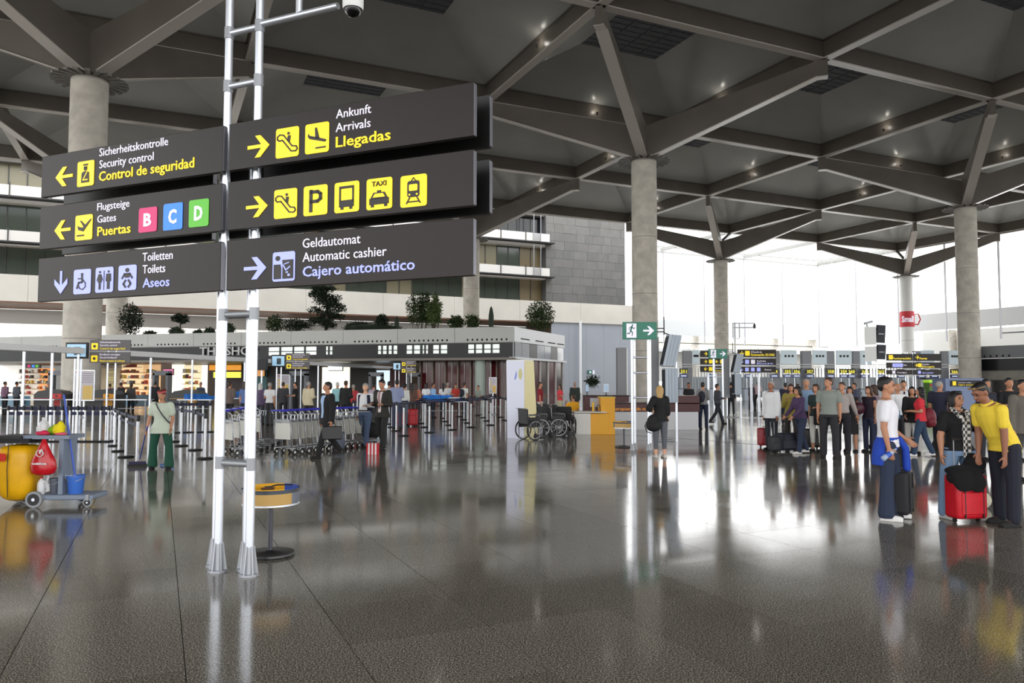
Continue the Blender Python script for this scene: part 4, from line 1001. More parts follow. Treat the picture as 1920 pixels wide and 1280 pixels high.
suitcase(1693,970,.34,.2,.54,math.radians(55),mat('black nylon',(34,34,38),.7,noise=(20,.1)),'black upright cabin suitcase standing beside the young man in the white T-shirt',.45)
o=person(1801,972,1.62,8,'woman in a black top and chequered scarf behind the big red suitcase',('tee',(20,19,22),'short'),('trousers',(120,146,178)),1,('black','fringe'),(((.42,-.12,-1),(-.42,-.55,.8)),((.3,0,-1),(.06,-.12,-1))),'wide',female=True,head=(14,-6),build=1.2,shoe=(200,196,190),hem=.93)
def scarf(mb):
    rr3=random.Random(2)
    for sd in(1,-1): capch(mb,[Vector((.07*sd,.02,1.50)),Vector((.075*sd,-.09,1.44)),Vector((.03*sd,-.155,1.34)),Vector((.03*sd,-.165,1.1)),Vector((.035*sd,-.165,.86))],[.028,.036,.034,.026,.022])
SCF=bpy.data.materials.new('chequered scarf'); SCF.use_nodes=True; nn=SCF.node_tree; tcx=nn.nodes.new('ShaderNodeTexCoord'); ck=nn.nodes.new('ShaderNodeTexChecker'); ck.inputs['Scale'].default_value=26; ck.inputs['Color1'].default_value=(.75,.72,.68,1); ck.inputs['Color2'].default_value=(.03,.03,.03,1)
nn.links.new(tcx.outputs['Object'],ck.inputs['Vector']); nn.links.new(ck.outputs[0],nn.nodes['Principled BSDF'].inputs['Base Color'])
local_part(o,'scarf',scarf,SCF,.009)
local_part(o,'bracelet',lambda mb:[mb.ell((-.215-.0*k,-.03,.86-.016*k),(.034,.034,.006)) for k in range(1)],mat('gold bangle',(190,150,70),.3,.8))
o=person(1888,984,1.80,-80,'man in a yellow polo shirt with sunglasses on his head, leaning over to the woman',('polo',(240,208,64),'short'),('trousers',(28,30,44)),2,('black','short'),(((.04,-.10,-1),(-.02,-.15,-1)),((.0,-.1,-1),(-.1,-.3,-1))),'stand',lean=26,build=1.08,belly=.35,head=(0,16),hem=.86,extra=dict(collar=(236,206,70)))
def shades(mb):
    Hd=o[4]['Hd']; mb.tube([Hd((-.088,.03,1.69)),Hd((-.06,-.075,1.71)),Hd((.06,-.075,1.71)),Hd((.088,.03,1.69))],.006,6)
    for sd in(1,-1): mb.ell(Hd((sd*.035,-.078,1.715)),(.028,.01,.016))
local_part(o,'sunglasses',shades,mat('sunglass frame',(150,120,80),.25))
REDC=mat('red suitcase nylon',(200,14,34),.45,noise=(14,.1))
t=suitcase(1812,978,.42,.26,.54,math.radians(10),REDC,'big red suitcase under a black garment, in front of the woman with the scarf',.42)
p=t.location
g=thing('draped_sweater','black fluffy sweater draped over the top of the big red suitcase','clothing',p+Vector((0,0,.58)),math.radians(10))
mb=MB(); mb.ell((-.02,-.02,.05),(.26,.17,.07)); mb.ell((.12,-.02,.13),(.14,.12,.09)); mb.ell((-.14,-.16,-.06),(.16,.06,.13)); mb.ell((.02,-.18,-.08),(.12,.045,.12)); mb.ell((-.24,-.1,-.02),(.08,.1,.08)); mb.ell((.14,.05,.20),(.09,.08,.06))
x=mb.build('knit',mat('black fluffy knit',(14,13,15),1,bump=.5,noise=(40,.3)),g,smooth=True); r_=x.modifiers.new('r','REMESH'); r_.mode='VOXEL'; r_.voxel_size=.012; r_.use_smooth_shade=True; s_=x.modifiers.new('s','SMOOTH'); s_.iterations=4
g=thing('carrier_bag','pale bag hanging behind the red suitcase, by the yellow-shirted man\'s knee','bag',at(1843,955)+Vector((0,.1,.03)))
mb=MB(); mb.ell((0,0,.22),(.1,.07,.2)); mb.ell((.05,0,.08),(.13,.08,.12)); x=mb.build('bag_body',mat('pale cloth bag',(186,182,160),.8),g,smooth=True); MB().tube([(-.06,0,.38),(-.03,0,.5),(.03,0,.5),(.06,0,.38)],.008,6).build('strap',clothm((150,146,130)),g)
# ---- cleaner
o=person(301,879,1.56,10,'cleaner in a pale green tunic and dark green trousers sweeping the floor',('loose',(198,208,190),'short'),('flared',(24,76,58)),1,('auburn','bun'),(((.22,-.05,-1),(-.05,-.25,-1)),((.3,-.05,-1),(.18,-.12,-1))),'wide',female=True,build=1.1,head=(-18,14),shoe=(26,26,28),extra=dict(strap=(70,70,76),band=(214,90,96)),hem=.78)
cl=o
def longtool(name,label,cat,a,b_,m):
    t=wthing(name,label,cat,b_); shade_auto(MB().cone(a,b_,.012,.012,10).build('pole',m,t),50); return t
a=cl[1][1]; b_=at(262,868)+Z(.03); t=longtool('broom','broom with a blue handle and black bristles in the cleaner\'s right hand','broom',a+(a-b_)*.15,b_+Z(.06),mat('blue pole',(40,80,190),.35))
p=at(257,874); mb=MB(); mb.bar(p+Vector((-.16,0,.07)),p+Vector((.15,.05,.07)),.07,.05); mb.build('brush_head',mat('navy plastic',(38,34,74),.5),t)
mb=MB(); mb.bar(p+Vector((-.18,0,.022)),p+Vector((.17,.05,.022)),.1,.044); mb.build('bristles',BLACK,t)
a=cl[1][0]; p=at(318,873); t=longtool('dustpan','long-handled dustpan with a blue scoop in the cleaner\'s left hand','dustpan',a+Z(.02),p+Z(.12),WHITE)
mb=MB(); mb.bar(p+Vector((-.17,-.06,.02)),p+Vector((.05,.06,.06)),.22,.015); mb.bar(p+Vector((.02,.12,.05)),p+Vector((.10,-.06,.05)),.02,.1); mb.build('scoop',mat('scoop blue',(50,120,214),.4),t)
# ---- walking travellers left of centre
def hold(o,i,dz=0): return o[1][i]+Z(dz)
o=person(612,857,1.77,-46,'businessman in a black suit and pale blue shirt striding left with a briefcase',('jacket',(22,21,24),'long'),('trousers',(20,20,22)),1,('black','short'),('down','down'),'walk',head=(-20,0),extra=dict(front=(164,190,226)))
h=o[1][0]; t=thing('briefcase','black briefcase carried by the striding businessman','bag',Vector((h.x+.02,h.y,h.z-.36)),.3)
x=MB().box((0,0,.15),(.44,.1,.3)).build('case',mat('black leather',(20,18,20),.4),t); b_=x.modifiers.new('b','BEVEL'); b_.width=.025; b_.segments=3
MB().tube([(-.08,0,.3),(-.06,0,.36),(.06,0,.36),(.08,0,.3)],.01,6).build('handle',BLACK,t)
suitcase(635,845,.3,.2,.42,.2,mat('grey blue case',(74,82,98),.5),'grey-blue trolley case rolling behind the businessman',.3)
o=person(684,838,1.70,-20,'grey-haired man in a white shirt and navy waistcoat reading a newspaper',('shirt',(220,220,222),'long'),('trousers',(78,94,122)),0,('grey','short'),('front','down'),'step',build=1.08,belly=.5,head=(20,8),extra=dict(belt=(30,26,26)),hem=.96)
def vest(mb):
    for sd in(1,-1): loft(mb,[(z,.06,.10,.0) for z in(1.0,1.15,1.3,1.42)],lambda v:Vector((v[0]+sd*.135,v[1]*1.2,v[2])),12)
local_part(o,'waistcoat',vest,clothm((30,34,56)))
h=o[1][0]; t=thing('newspaper','opened newspaper in the hand of the grey-haired man','newspaper',h+Vector((.12,-.05,0)))
MB().add([(-.16,-.1,.0),(.16,-.14,.03),(.18,.12,.06),(-.14,.14,.02),(-.16,-.1,.012),(.16,-.14,.042),(.18,.12,.072),(-.14,.14,.032)],[(3,2,1,0),(4,5,6,7),(0,1,5,4),(1,2,6,5),(2,3,7,6),(3,0,4,7)]).build('pages',mat('newsprint',(196,194,186),.9,noise=(25,.3)),t)
o=person(716,843,1.80,-25,'dark-suited man with loosened tie looking down at the newspaper',('jacket',(42,40,36),'long'),('trousers',(34,32,32)),1,('black','short'),('front','front'),'step',head=(0,18),extra=dict(front=(214,200,200),tie=(150,110,110)))
t=thing('duffel_bag','black soft bag held low between the two men with the newspaper','bag',at(697,838)+Z(.25))
mb=MB(); mb.ell((0,0,.2),(.2,.13,.2),n=14,m=10); mb.box((0,0,.12),(.34,.2,.22)); x=mb.build('bag_body',mat('black canvas',(20,20,22),.8),t,smooth=True); MB().tube([(-.1,0,.36),(0,0,.52),(.1,0,.36)],.012,6).build('strap',BLACK,t)
t=thing('striped_bag','red and white striped bag standing under the black bag','bag',at(699,851))
for k in range(7): MB().box((-.12+k*.04,0,.13),(.04,.16,.26)).build('stripe',clothm((190,40,48)) if k%2==0 else clothm((226,222,220)),t)
# ---- woman in black
o=person(1238,858,1.64,190,'blonde woman in a black blouse and grey cropped trousers standing with a shoulder bag',('loose',(20,20,22),'elbow'),('capri',(92,94,102)),0,('blonde','bob'),('hip','down'),'together',female=True,shoe=(196,190,184),hem=.88,head=(-20,0))
t=thing('shoulder_bag','black slouchy shoulder bag at the blonde woman\'s side','bag',at(1228,858)+Vector((-.03,-.05,.62)))
mb=MB(); mb.ell((0,0,.18),(.16,.1,.19)); mb.ell((0,0,.1),(.18,.11,.13)); mb.build('bag_body',mat('black canvas',(20,20,22),.8),t,smooth=True); MB().tube([(-.16,0,.2),(-.2,0,.1),(-.16,0,-.03),(-.05,0,-.06)],.012,6).build('strap',BLACK,t)
# ---- right crowd
person(1447,844,1.76,-60,'man in an untucked white shirt at the head of the right-hand group',('loose',(226,226,228),'long'),('trousers',(34,38,46)),2,('grey','short'),('down','down'),'stand',head=(10,0))
suitcase(1433,838,.34,.22,.46,.5,mat('dark red case',(140,16,34),.4),'dark red cabin case beside the white-shirted man at the head of the group',.3)
person(1485,838,1.68,-30,'woman in an olive-yellow blouse talking behind the white-shirted man',('loose',(150,136,62),'long'),('trousers',(52,50,48)),1,('brown','bob'),('front','chest'),'stand',female=True)
person(1503,850,1.64,-75,'long-haired woman in a purple top bending towards her luggage',('shirt',(74,54,88),'long'),('trousers',(40,50,72)),1,('black','long'),('fwd','fwd'),'step',female=True,shoe=(210,208,204),lean=8)
suitcase(1476,847,.5,.3,.42,.15,mat('navy suitcase',(26,30,46),.6),'wide navy suitcase standing in the middle of the right-hand group',0)
suitcase(1452,849,.28,.2,.36,.4,mat('charcoal case',(38,40,44),.6),'small charcoal case next to the wide navy one',.35)
person(1514,836,1.82,-20,'tall man in a pale blue shirt at the back of the right-hand group',('shirt',(128,152,184),'short'),('trousers',(50,52,60)),1,('grey','short'),('down','front'),'stand')
person(1532,846,1.68,-50,'woman in a striped dark top with white trousers and a big black bag',('shirt',(40,56,56),'short'),('capri',(220,218,210)),1,('brown','bob'),('front','down'),'stand',female=True)
t=thing('tote_bag','big black tote bag hanging in front of the woman in white trousers','bag',at(1536,846)+Vector((0,-.22,.66))); mb=MB(); mb.box((0,0,.2),(.4,.16,.4)); x=mb.build('bag_body',mat('black canvas',(20,20,22),.8),t); b_=x.modifiers.new('b','BEVEL'); b_.width=.05; b_.segments=3; MB().tube([(-.1,0,.38),(0,0,.62),(.1,0,.38)],.01,6).build('strap',BLACK,t)
suitcase(1522,842,.42,.26,.48,.3,mat('black hard case',(20,20,24),.4),'black suitcase half hidden behind the woman in the purple top',0)
person(1556,858,1.84,-35,'tall man in a grey-green short-sleeved shirt seen from the side, nearest of the group',('shirt',(134,140,134),'short'),('trousers',(40,38,42)),1,('brown','short'),('down','down'),'stand',head=(-35,0),build=1.08,hem=.93)
person(1581,849,1.73,-48,'man in a pinkish grey shirt with hands clasped behind his back',('tucked',(170,160,156),'long'),('trousers',(32,32,40)),1,('brown','short'),('pull','pull'),'stand',build=1.1,belly=.3)
person(1596,846,1.62,-40,'woman in a dark patterned dress behind the man with clasped hands',('dress',(36,36,38),'none'),('skirt',(36,36,38)),1,('black','bob'),('down','down'),'stand',female=True)
o=person(1631,847,1.63,-60,'short-haired woman in a dark sleeveless top with a maroon shoulder bag',('shirt',(40,28,44),'none'),('trousers',(44,50,74)),1,('brown','bob'),('down','front'),'stand',female=True)
t=thing('handbag','maroon handbag slung on the shoulder of the short-haired woman','bag',at(1613,847)+Z(.92)); mb=MB(); mb.ell((0,0,.15),(.15,.09,.15)); mb.build('bag_body',mat('maroon leather',(70,24,40),.5),t,smooth=True); MB().tube([(-.08,0,.25),(.06,0,.55),(.1,0,.25)],.01,6).build('strap',mat('maroon leather',(70,24,40),.5),t)
person(1641,838,1.66,-140,'woman in a pale grey top just behind the woman with the maroon bag',('loose',(150,130,140),'short'),('trousers',(50,56,80)),1,('brown','bob'),('down','down'),'stand',female=True)
person(1697,832,1.78,-20,'man in a white shirt and black tie behind the young man in the white T-shirt',('tucked',(226,226,232),'long'),('trousers',(30,30,36)),1,('black','short'),('front','down'),'stand',extra=dict(tie=(24,24,30)))
person(1686,842,1.7,10,'person in a white blouse half hidden behind the young man\'s shoulder',('shirt',(232,232,234),'short'),('trousers',(60,60,66)),1,('grey','bald'),('front','down'),'stand')
person(1713,850,1.62,-30,'woman with dark hair in a black jacket and pale trousers with a shoulder bag',('jacket',(26,26,28),'long'),('trousers',(200,196,190)),1,('black','curly'),('front','fwd'),'stand',female=True)
o=person(1728,855,1.63,-120,'woman in a red T-shirt with long curly black hair and a dark red backpack',('tee',(214,48,62),'short'),('trousers',(46,66,92)),1,('black','curly'),('front','front'),'step',female=True,shoe=(226,222,222))
t=thing('red_backpack','dark red backpack beside the curly-haired woman in red','bag',at(1744,853)+Z(.66),.2); mb=MB(); mb.ell((0,0,.22),(.17,.13,.24)); mb.ell((0,-.08,.12),(.12,.08,.12)); mb.build('bag_body',mat('dark red nylon',(122,30,46),.6),t,smooth=True); MB().tube([(-.08,0,.38),(-.2,0,.5),(-.18,0,.2)],.012,6).build('strap',mat('dark red nylon',(122,30,46),.6),t)
person(1765,840,1.78,140,'stout man in a navy shirt walking off beside the cash machine',('loose',(36,38,58),'short'),('trousers',(34,36,50)),1,('grey','short'),('down','pull'),'step',build=1.15,belly=.4,head=(-40,0))
suitcase(1752,846,.26,.2,.5,.5,mat('black nylon',(34,34,38),.7,noise=(20,.1)),'tilted black case pulled by the stout man in navy',.3,tilt=.5)
person(1854,862,1.80,10,'man with dark hair and glasses standing behind the yellow-shirted man',('tee',(36,36,50),'short'),('trousers',(40,40,46)),1,('black','short'),('down','down'),'stand')
person(1897,862,1.83,-10,'young man with glasses in a black T-shirt holding papers, at the right edge',('tee',(22,22,26),'short'),('trousers',(120,104,84)),1,('black','short'),('front','cross'),'stand')
person(1924,900,1.78,0,'man in a grey-brown jacket cut off by the right edge of the picture',('jacket',(104,98,90),'long'),('trousers',(60,58,60)),1,('black','short'),('down','down'),'stand')
# ---- middle distance right
person(1319,805,1.72,150,'man in a checked shirt with a rucksack at the dark red counter',('shirt',(128,126,128),'long'),('trousers',(26,34,54)),1,('black','short'),('front','front'),'stand',extra=dict(pack=(34,34,48)))
person(1292,790,1.7,0,'dark-haired clerk in black behind the dark red counter',('tee',(24,24,28),'short'),('trousers',(30,30,34)),2,('black','short'),('front','front'),'stand')
person(1346,795,1.7,100,'traveller in dark clothes behind the far exit mast',('shirt',(60,62,70),'long'),('trousers',(30,32,40)),1,('black','short'),('down','front'),'walk')
person(1371,778,1.72,170,'distant traveller in black right of the far exit mast',('shirt',(30,30,34),'long'),('trousers',(26,28,34)),1,('black','short'),('down','down'),'stand')
person(1421,765,1.76,180,'distant man in a pink shirt pushing a luggage trolley away from the camera',('shirt',(196,164,168),'long'),('trousers',(26,26,30)),1,('black','short'),('front','front'),'step')
person(1410,766,1.66,180,'distant woman in dark clothes beside the man in the pink shirt',('shirt',(50,46,56),'long'),('trousers',(28,28,32)),1,('brown','bob'),('down','down'),'step',female=True)
person(1474,795,1.7,160,'dark-haired person in navy behind the white-shirted man',('shirt',(34,36,56),'long'),('trousers',(30,34,50)),1,('black','short'),('down','down'),'stand')
person(1497,800,1.66,170,'traveller in a grey jumper glimpsed between the women of the right-hand group',('shirt',(84,84,92),'long'),('trousers',(30,34,50)),1,('brown','short'),('down','down'),'stand')
person(1603,795,1.7,-90,'distant traveller with a loaded trolley near the check-in queue',('shirt',(70,74,96),'long'),('trousers',(40,44,60)),1,('brown','short'),('front','front'),'stand')
# ---- desk and pavilion side
person(1077,800,1.66,-150,'seated attendant in a yellow top at the white and yellow information desk',('shirt',(232,166,28),'short'),('trousers',(34,34,40)),1,('brown','short'),('face','front'),'sit',pos=at(1079,812)+Vector((0,.95,0)))
person(1078,783,1.72,170,'bald man in a dark green jacket behind the information desk',('jacket',(48,56,50),'long'),('trousers',(44,44,44)),1,('grey','bald'),('down','down'),'stand')
person(1013,795,1.72,90,'person in a dark red shirt beside the tall white pylon',('shirt',(136,26,36),'short'),('trousers',(206,204,200)),1,('brown','short'),('front','down'),'stand')
person(1050,785,1.6,-60,'woman in a coral red blouse in front of the pavilion end doors',('shirt',(214,62,76),'short'),('capri',(196,190,160)),1,('brown','bob'),('front','down'),'stand',female=True)
# ---- queue before security: x, foot y, height, heading, colours
QQ=[(458,800,1.72,170,(90,110,160),'striped blue and white top',('shirt','short'),'brown','bob',(50,54,70)),
(487,795,1.66,175,(98,84,112),'mauve cardigan and white hair',('loose','long'),'white','bob',(60,56,66)),
(505,797,1.68,170,(226,226,228),'white waistcoat over a dark red top',('shirt','short'),'grey','short',(54,54,60)),
(553,790,1.7,-90,(24,24,26),'all-black outfit left of the beige jacket',('shirt','short'),'black','short',(26,26,30)),
(578,798,1.72,165,(206,194,164),'beige windcheater',('jacket','long'),'grey','short',(40,36,36)),
(632,792,1.7,175,(150,200,206),'turquoise pale shirt',('shirt','short'),'white','short',(40,44,44)),
(648,800,1.76,165,(22,24,24),'black jumper directly behind the businessman',('jacket','long'),'brown','short',(30,30,34)),
(662,792,1.6,180,(180,60,66),'small red top behind the waistcoated man',('shirt','short'),'grey','short',(60,60,64)),
(700,792,1.66,180,(170,160,176),'pale lilac shirt between the two men with the newspaper',('shirt','short'),'black','short',(40,40,50)),
(729,797,1.74,-170,(190,192,196),'light grey shirt just right of the dark-suited man',('shirt','long'),'black','short',(34,36,52)),
(744,803,1.80,175,(136,144,176),'lavender grey shirt, tallest in the queue',('shirt','long'),'black','short',(60,64,84)),
(759,797,1.66,160,(206,208,204),'white long-sleeved top and a ponytail',('shirt','long'),'black','pony',(96,110,124)),
(772,797,1.68,-170,(96,70,60),'brown top and very long dark hair',('shirt','long'),'black','long',(70,60,56)),
(780,794,1.66,170,(190,110,90),'orange sleeveless top beside the long-haired woman',('shirt','none'),'brown','bob',(70,60,66)),
(799,783,1.66,175,(226,228,232),'white T-shirt and dark hair at the tray table',('tee','short'),'black','bob',(40,50,60)),
(812,783,1.66,120,(148,186,226),'light blue shirt bending over the blue trays',('shirt','long'),'brown','short',(44,52,64)),
(831,781,1.64,180,(232,232,234),'white blouse and long black hair, left of the red shirt',('tee','short'),'black','long',(60,60,66)),
(839,779,1.68,180,(214,216,220),'pale shirt behind the black-haired woman in white',('tee','short'),'grey','short',(60,60,66)),
(854,779,1.62,20,(196,60,54),'red shirt facing the camera behind the trays',('shirt','short'),'brown','short',(80,60,60)),
(871,781,1.68,140,(220,224,220),'white shirt and dark rucksack by the pale pavilion column',('tee','short'),'black','short',(36,40,60)),
(896,779,1.54,-40,(150,160,150),'grey-green top near the pale pavilion column',('tee','short'),'brown','short',(120,110,110)),
(530,790,1.7,180,(60,60,64),'charcoal jacket behind the trolleys',('jacket','long'),'brown','short',(40,40,44)),
(430,792,1.7,170,(110,96,90),'brown jacket seen just left of the mast',('jacket','long'),'brown','short',(40,40,44)),
(375,777,1.68,0,(60,70,90),'blue-grey uniform shirt at the security tables',('shirt','short'),'black','short',(30,30,40)),
(226,777,1.66,160,(46,44,50),'dark jacket near the first X-ray table',('jacket','long'),'brown','short',(36,36,40)),
(245,777,1.62,180,(80,74,76),'grey cardigan near the first X-ray table',('jacket','long'),'brown','bob',(36,36,40)),
(205,777,1.6,180,(70,70,110),'small blue anorak behind the dark machine',('jacket','long'),'brown','short',(36,36,40)),
(30,777,1.7,160,(80,84,92),'slate jumper at the far left edge',('shirt','long'),'black','short',(36,36,40)),
(8,777,1.7,160,(120,90,110),'plum shirt cut by the left edge of the picture',('shirt','long'),'brown','short',(36,36,40)),
(90,777,1.68,150,(96,84,70),'khaki jacket beside the shop\'s orange wall',('jacket','long'),'grey','short',(36,36,40)),
(290,777,1.7,180,(40,40,44),'black coat just left above the cleaner',('jacket','long'),'black','short',(36,36,40))]
for px,py,h,phi,c,desc,(ty,sl),hc,hs,lc_ in QQ:
    # further off in reality than the barrier posts: keep the head where it is seen
    kw={}
    if 'rucksack' in desc: kw['extra']=dict(pack=(30,34,50))
    person(px,py,h,phi,'traveller in the security queue: '+desc if px>400 else 'figure by the security tables: '+desc,(ty,c,sl),('trousers',lc_),1,(hc,hs),('front','down') if px%2 else ('down','front'),'stand',female=hs in('bob','long','pony'),group='people at the security control',**kw)
# ================= BARRIER POSTS
NAVY=mat('navy belt',(30,34,66),.7); 
def bpost_proto():
    t=empty('barrier_post')
    shade_auto(MB().lathe((0,0,0),[(.17,0),(.175,.012),(.16,.028),(.04,.04)],24).build('base',mat('black cast base',(24,24,26),.5),t))
    shade_auto(MB().cone((0,0,.03),(0,0,.9),.032,.032,14).build('pole',CHROME,t),50)
    shade_auto(MB().lathe((0,0,.89),[(.036,0),(.04,.01),(.04,.11),(.03,.125)],14).build('belt_head',BLACK,t),50)
    return t
bp=bpost_proto(); usedb=False
rowsB=[('left of the cleaner',[(257,871),(236,857),(223,846),(215,836),(208,827)]),('between the cleaner and the sign mast',[(384,860),(366,844),(340,836),(325,828),(318,820)]),
('in the left back double line',[(202-14.5*k,828) for k in range(14)]),('behind the cleaner',[(296+14*k,812-.3*k) for k in range(8)]),
('at the queue mouth, nearest file',[(757,817),(743,808),(735,801),(728,795)]),('second file right of the red suitcase',[(805,811),(797,801),(792,794),(787,787)]),('third file of the queue lanes',[(848,806),(843,797),(836,790),(831,784)]),
('fourth file of the queue lanes',[(883,801),(877,793),(870,787),(861,781)]),('fifth file of the queue lanes',[(920,797),(913,789),(906,783),(898,777)]),('sixth file beside the white pylon',[(948,788),(938,782),(929,777),(921,773)]),
('beside the trolleys',[(662,800),(690,799),(716,797)])]
ordn=['nearest','second','third','fourth','fifth']
for nm,pts in rowsB:
    P_=[at(*p) for p in pts]; prev=None
    for k,p in enumerate(P_):
        o=bp if not usedb else copy_tree(bp)
        if usedb:
            for ch in list(o.children):
                if ch.name.split('.')[0]=='belt': bpy.data.objects.remove(ch)
        usedb=True; o.location=p
        tag(o,'chrome belt barrier post '+nm+(', '+ordn[k]+' of its file' if len(pts)<=5 else ''),'barrier post','belt barrier posts '+nm)
        if k+1<len(P_):
            q=P_[k+1]-p
            for z in((.945,.8) if 'left' in nm else (.945,)): MB().bar((0,0,z),q+Z(z),.006,.06 if len(pts)<=5 else .09).build('belt',NAVY,o)
lanes=[[at(*p) for p in pts] for nm,pts in rowsB if 'file' in nm and 'cleaner' not in nm]
ln=['first','second','third','fourth','fifth']
for i in range(5):
    for k in (1,2,3):
        a,b_=lanes[i][k],lanes[i+1][k]
        t=wthing('lane_belt','navy belt across the queue lanes, %s gap from the left, %s row back'%(ln[i],ln[k-1]),'belt',a+Z(.93),'belts across the queue lanes'); MB().bar(a+Z(.945),b_+Z(.945),.006,.06).build('webbing',NAVY,t)
# ================= LUGGAGE TROLLEYS
def trolley():
    t=empty('luggage_trolley')
    for s in(-1,1):
        mb=MB(); mb.tube([(.10,s*.27,.10),(.0,s*.27,.2),(-.03,s*.27,.6),(-.08,s*.26,.95),(-.14,s*.25,1.03)],.014,8); mb.build('upright',CHROME,t,smooth=True)
        mb=MB(); mb.tube([(.0,s*.26,.16),(.5,s*.2,.13),(.88,s*.13,.12)],.014,8); mb.build('deck_rail',CHROME,t,smooth=True)
        o=MB().cone((.06,s*.29-.02,.065),(.06,s*.29+.02,.065),.065,.065,14).build('wheel',BLACK,t); shade_auto(o); MB().cone((.06,s*.29-.03,.065),(.06,s*.29+.03,.065),.03,.03,10).build('hub_cap',WHITE,o)
        MB().tube([(.05,s*.285,.15),(.0,s*.29,.12),(.08,s*.29,.02),(.12,s*.285,.1)],.012,6).build('wheel_guard',WHITE,t)
    MB().cone((.84,-.02,.05),(.84,.02,.05),.05,.05,12).build('wheel',BLACK,t)
    MB().box((-.02,0,.55),(.02,.48,.38)).build('advert_board',mat('white advert board',(216,214,206),.5),t)
    MB().box((-.035,0,.79),(.03,.5,.07)).build('board_rail',ALUD,t)
    mb=MB(); mb.tube([(-.14,-.26,1.03),(-.15,0,1.04),(-.14,.26,1.03)],.022,8); mb.build('handle',mat('royal blue grip',(44,44,170),.4),t,smooth=True)
    mb=MB()
    for y in(-.18,-.06,.06,.18): mb.tube([(-.05,y,.84),(.16,y,.78),(.18,y,.92)],.006,5)
    mb.tube([(.18,-.2,.92),(.18,.2,.92)],.007,5); mb.tube([(.16,-.2,.79),(.16,.2,.79)],.007,5); mb.build('wire_basket',CHROME,t)['kind']='stuff'
    mb=MB()
    for x in(.2,.4,.6,.8): mb.tube([(x,-.2,.13),(x,.2,.13)],.009,5)
    mb.build('deck_bars',CHROME,t)['kind']='stuff'
    return t
tr=trolley(); a,b_=at(531,852),at(664,837); n=12; ang=math.atan2((b_-a).y,(b_-a).x)
ordt=['first','second','third','fourth','fifth','sixth','seventh','eighth','ninth','tenth','eleventh','twelfth']
for k in range(n):
    o=tr if k==0 else copy_tree(tr); p=a.lerp(b_,k/(n-1)); o.location=p; o.rotation_euler=(0,0,ang)
    tag(o,'blue-gripped luggage trolley, %s from the left of the long nested row'%ordt[k],'trolley','nested luggage trolleys')
for k,(px,py) in enumerate(((428,853),(441,848),(454,843),(467,838),(480,834))):
    o=copy_tree(tr); o.location=at(px,py); o.rotation_euler=(0,0,ang-.25)
    tag(o,'luggage trolley seen between the sign mast tubes, %s from the left'%ordt[k],'trolley','nested luggage trolleys by the mast')
# ================= WHEELCHAIRS
def wheelchair():
    t=empty('wheelchair'); bk=mat('black vinyl',(18,18,20),.5)
    for s in(-1,1):
        mb=MB(); N=20
        for k in range(N):
            a0,a1=2*math.pi*k/N,2*math.pi*(k+1)/N; mb.bar((s*.29,.29*math.cos(a0),.3+.29*math.sin(a0)),(s*.29,.29*math.cos(a1),.3+.29*math.sin(a1)),.028,.028,upv=(1,0,0))
        w_=mb.build('wheel',BLACK,t); mb=MB()
        for k in range(10): a0=math.pi*k/5; mb.bar((s*.29,0,.3),(s*.29,.28*math.cos(a0),.3+.28*math.sin(a0)),.004,.004,upv=(1,0,0))
        mb.build('spokes',CHROME,w_)['kind']='stuff'
        mb=MB()
        for k in range(N):
            a0,a1=2*math.pi*k/N,2*math.pi*(k+1)/N; mb.bar((s*.32,.25*math.cos(a0),.3+.25*math.sin(a0)),(s*.32,.25*math.cos(a1),.3+.25*math.sin(a1)),.012,.012,upv=(1,0,0))
        mb.build('hand_rim',CHROME,w_)
        MB().cone((s*.22-.012,-.42,.08),(s*.22+.012,-.42,.08),.08,.08,14).build('caster',BLACK,t)
        mb=MB(); mb.tube([(s*.23,.2,.1),(s*.23,.22,.9),(s*.23,.3,.93)],.012,6); mb.tube([(s*.23,.2,.5),(s*.23,-.3,.5),(s*.23,-.42,.16)],.012,6); mb.tube([(s*.24,.2,.72),(s*.24,-.2,.72),(s*.24,-.22,.5)],.012,6); mb.build('side_frame',CHROME,t,smooth=True)
        MB().box((s*.24,0,.74),(.05,.3,.03)).build('armrest',bk,t); MB().box((s*.12,-.55,.1),(.16,.12,.015)).build('footplate',bk,t)
    for s in(-1,1): MB().box((s*.25,0,.52),(.015,.38,.3)).build('skirt_guard',bk,t)
    MB().box((0,-.02,.5),(.44,.42,.04)).build('seat',bk,t); MB().box((0,.22,.72),(.44,.03,.42),rx=-.1).build('backrest',bk,t)
    return t
wc=wheelchair()
for k,(px,py,rz,l) in enumerate(((978,820,2.7,'at the left end, against the white pylon'),(992,824,2.2,'second from the left of the folded group'),(1010,819,1.8,'in the middle of the group, side on'),(1027,816,2.5,'right of the middle one, turned away'),(1044,818,1.7,'side on, next but one to the white desk'),(1060,816,2.9,'beside the white desk'),(1035,806,2.0,'in the back row of the group'),(1012,806,2.4,'in the back row, left'),(1052,808,1.9,'in the back row, right, beside the white desk'),(1002,812,2.9,'between the left end and the middle, facing the pylon'))):
    o=wc if k==0 else copy_tree(wc); o.location=at(px,py); o.rotation_euler=(0,0,rz); tag(o,'black wheelchair '+l,'wheelchair','black wheelchairs beside the information desk')
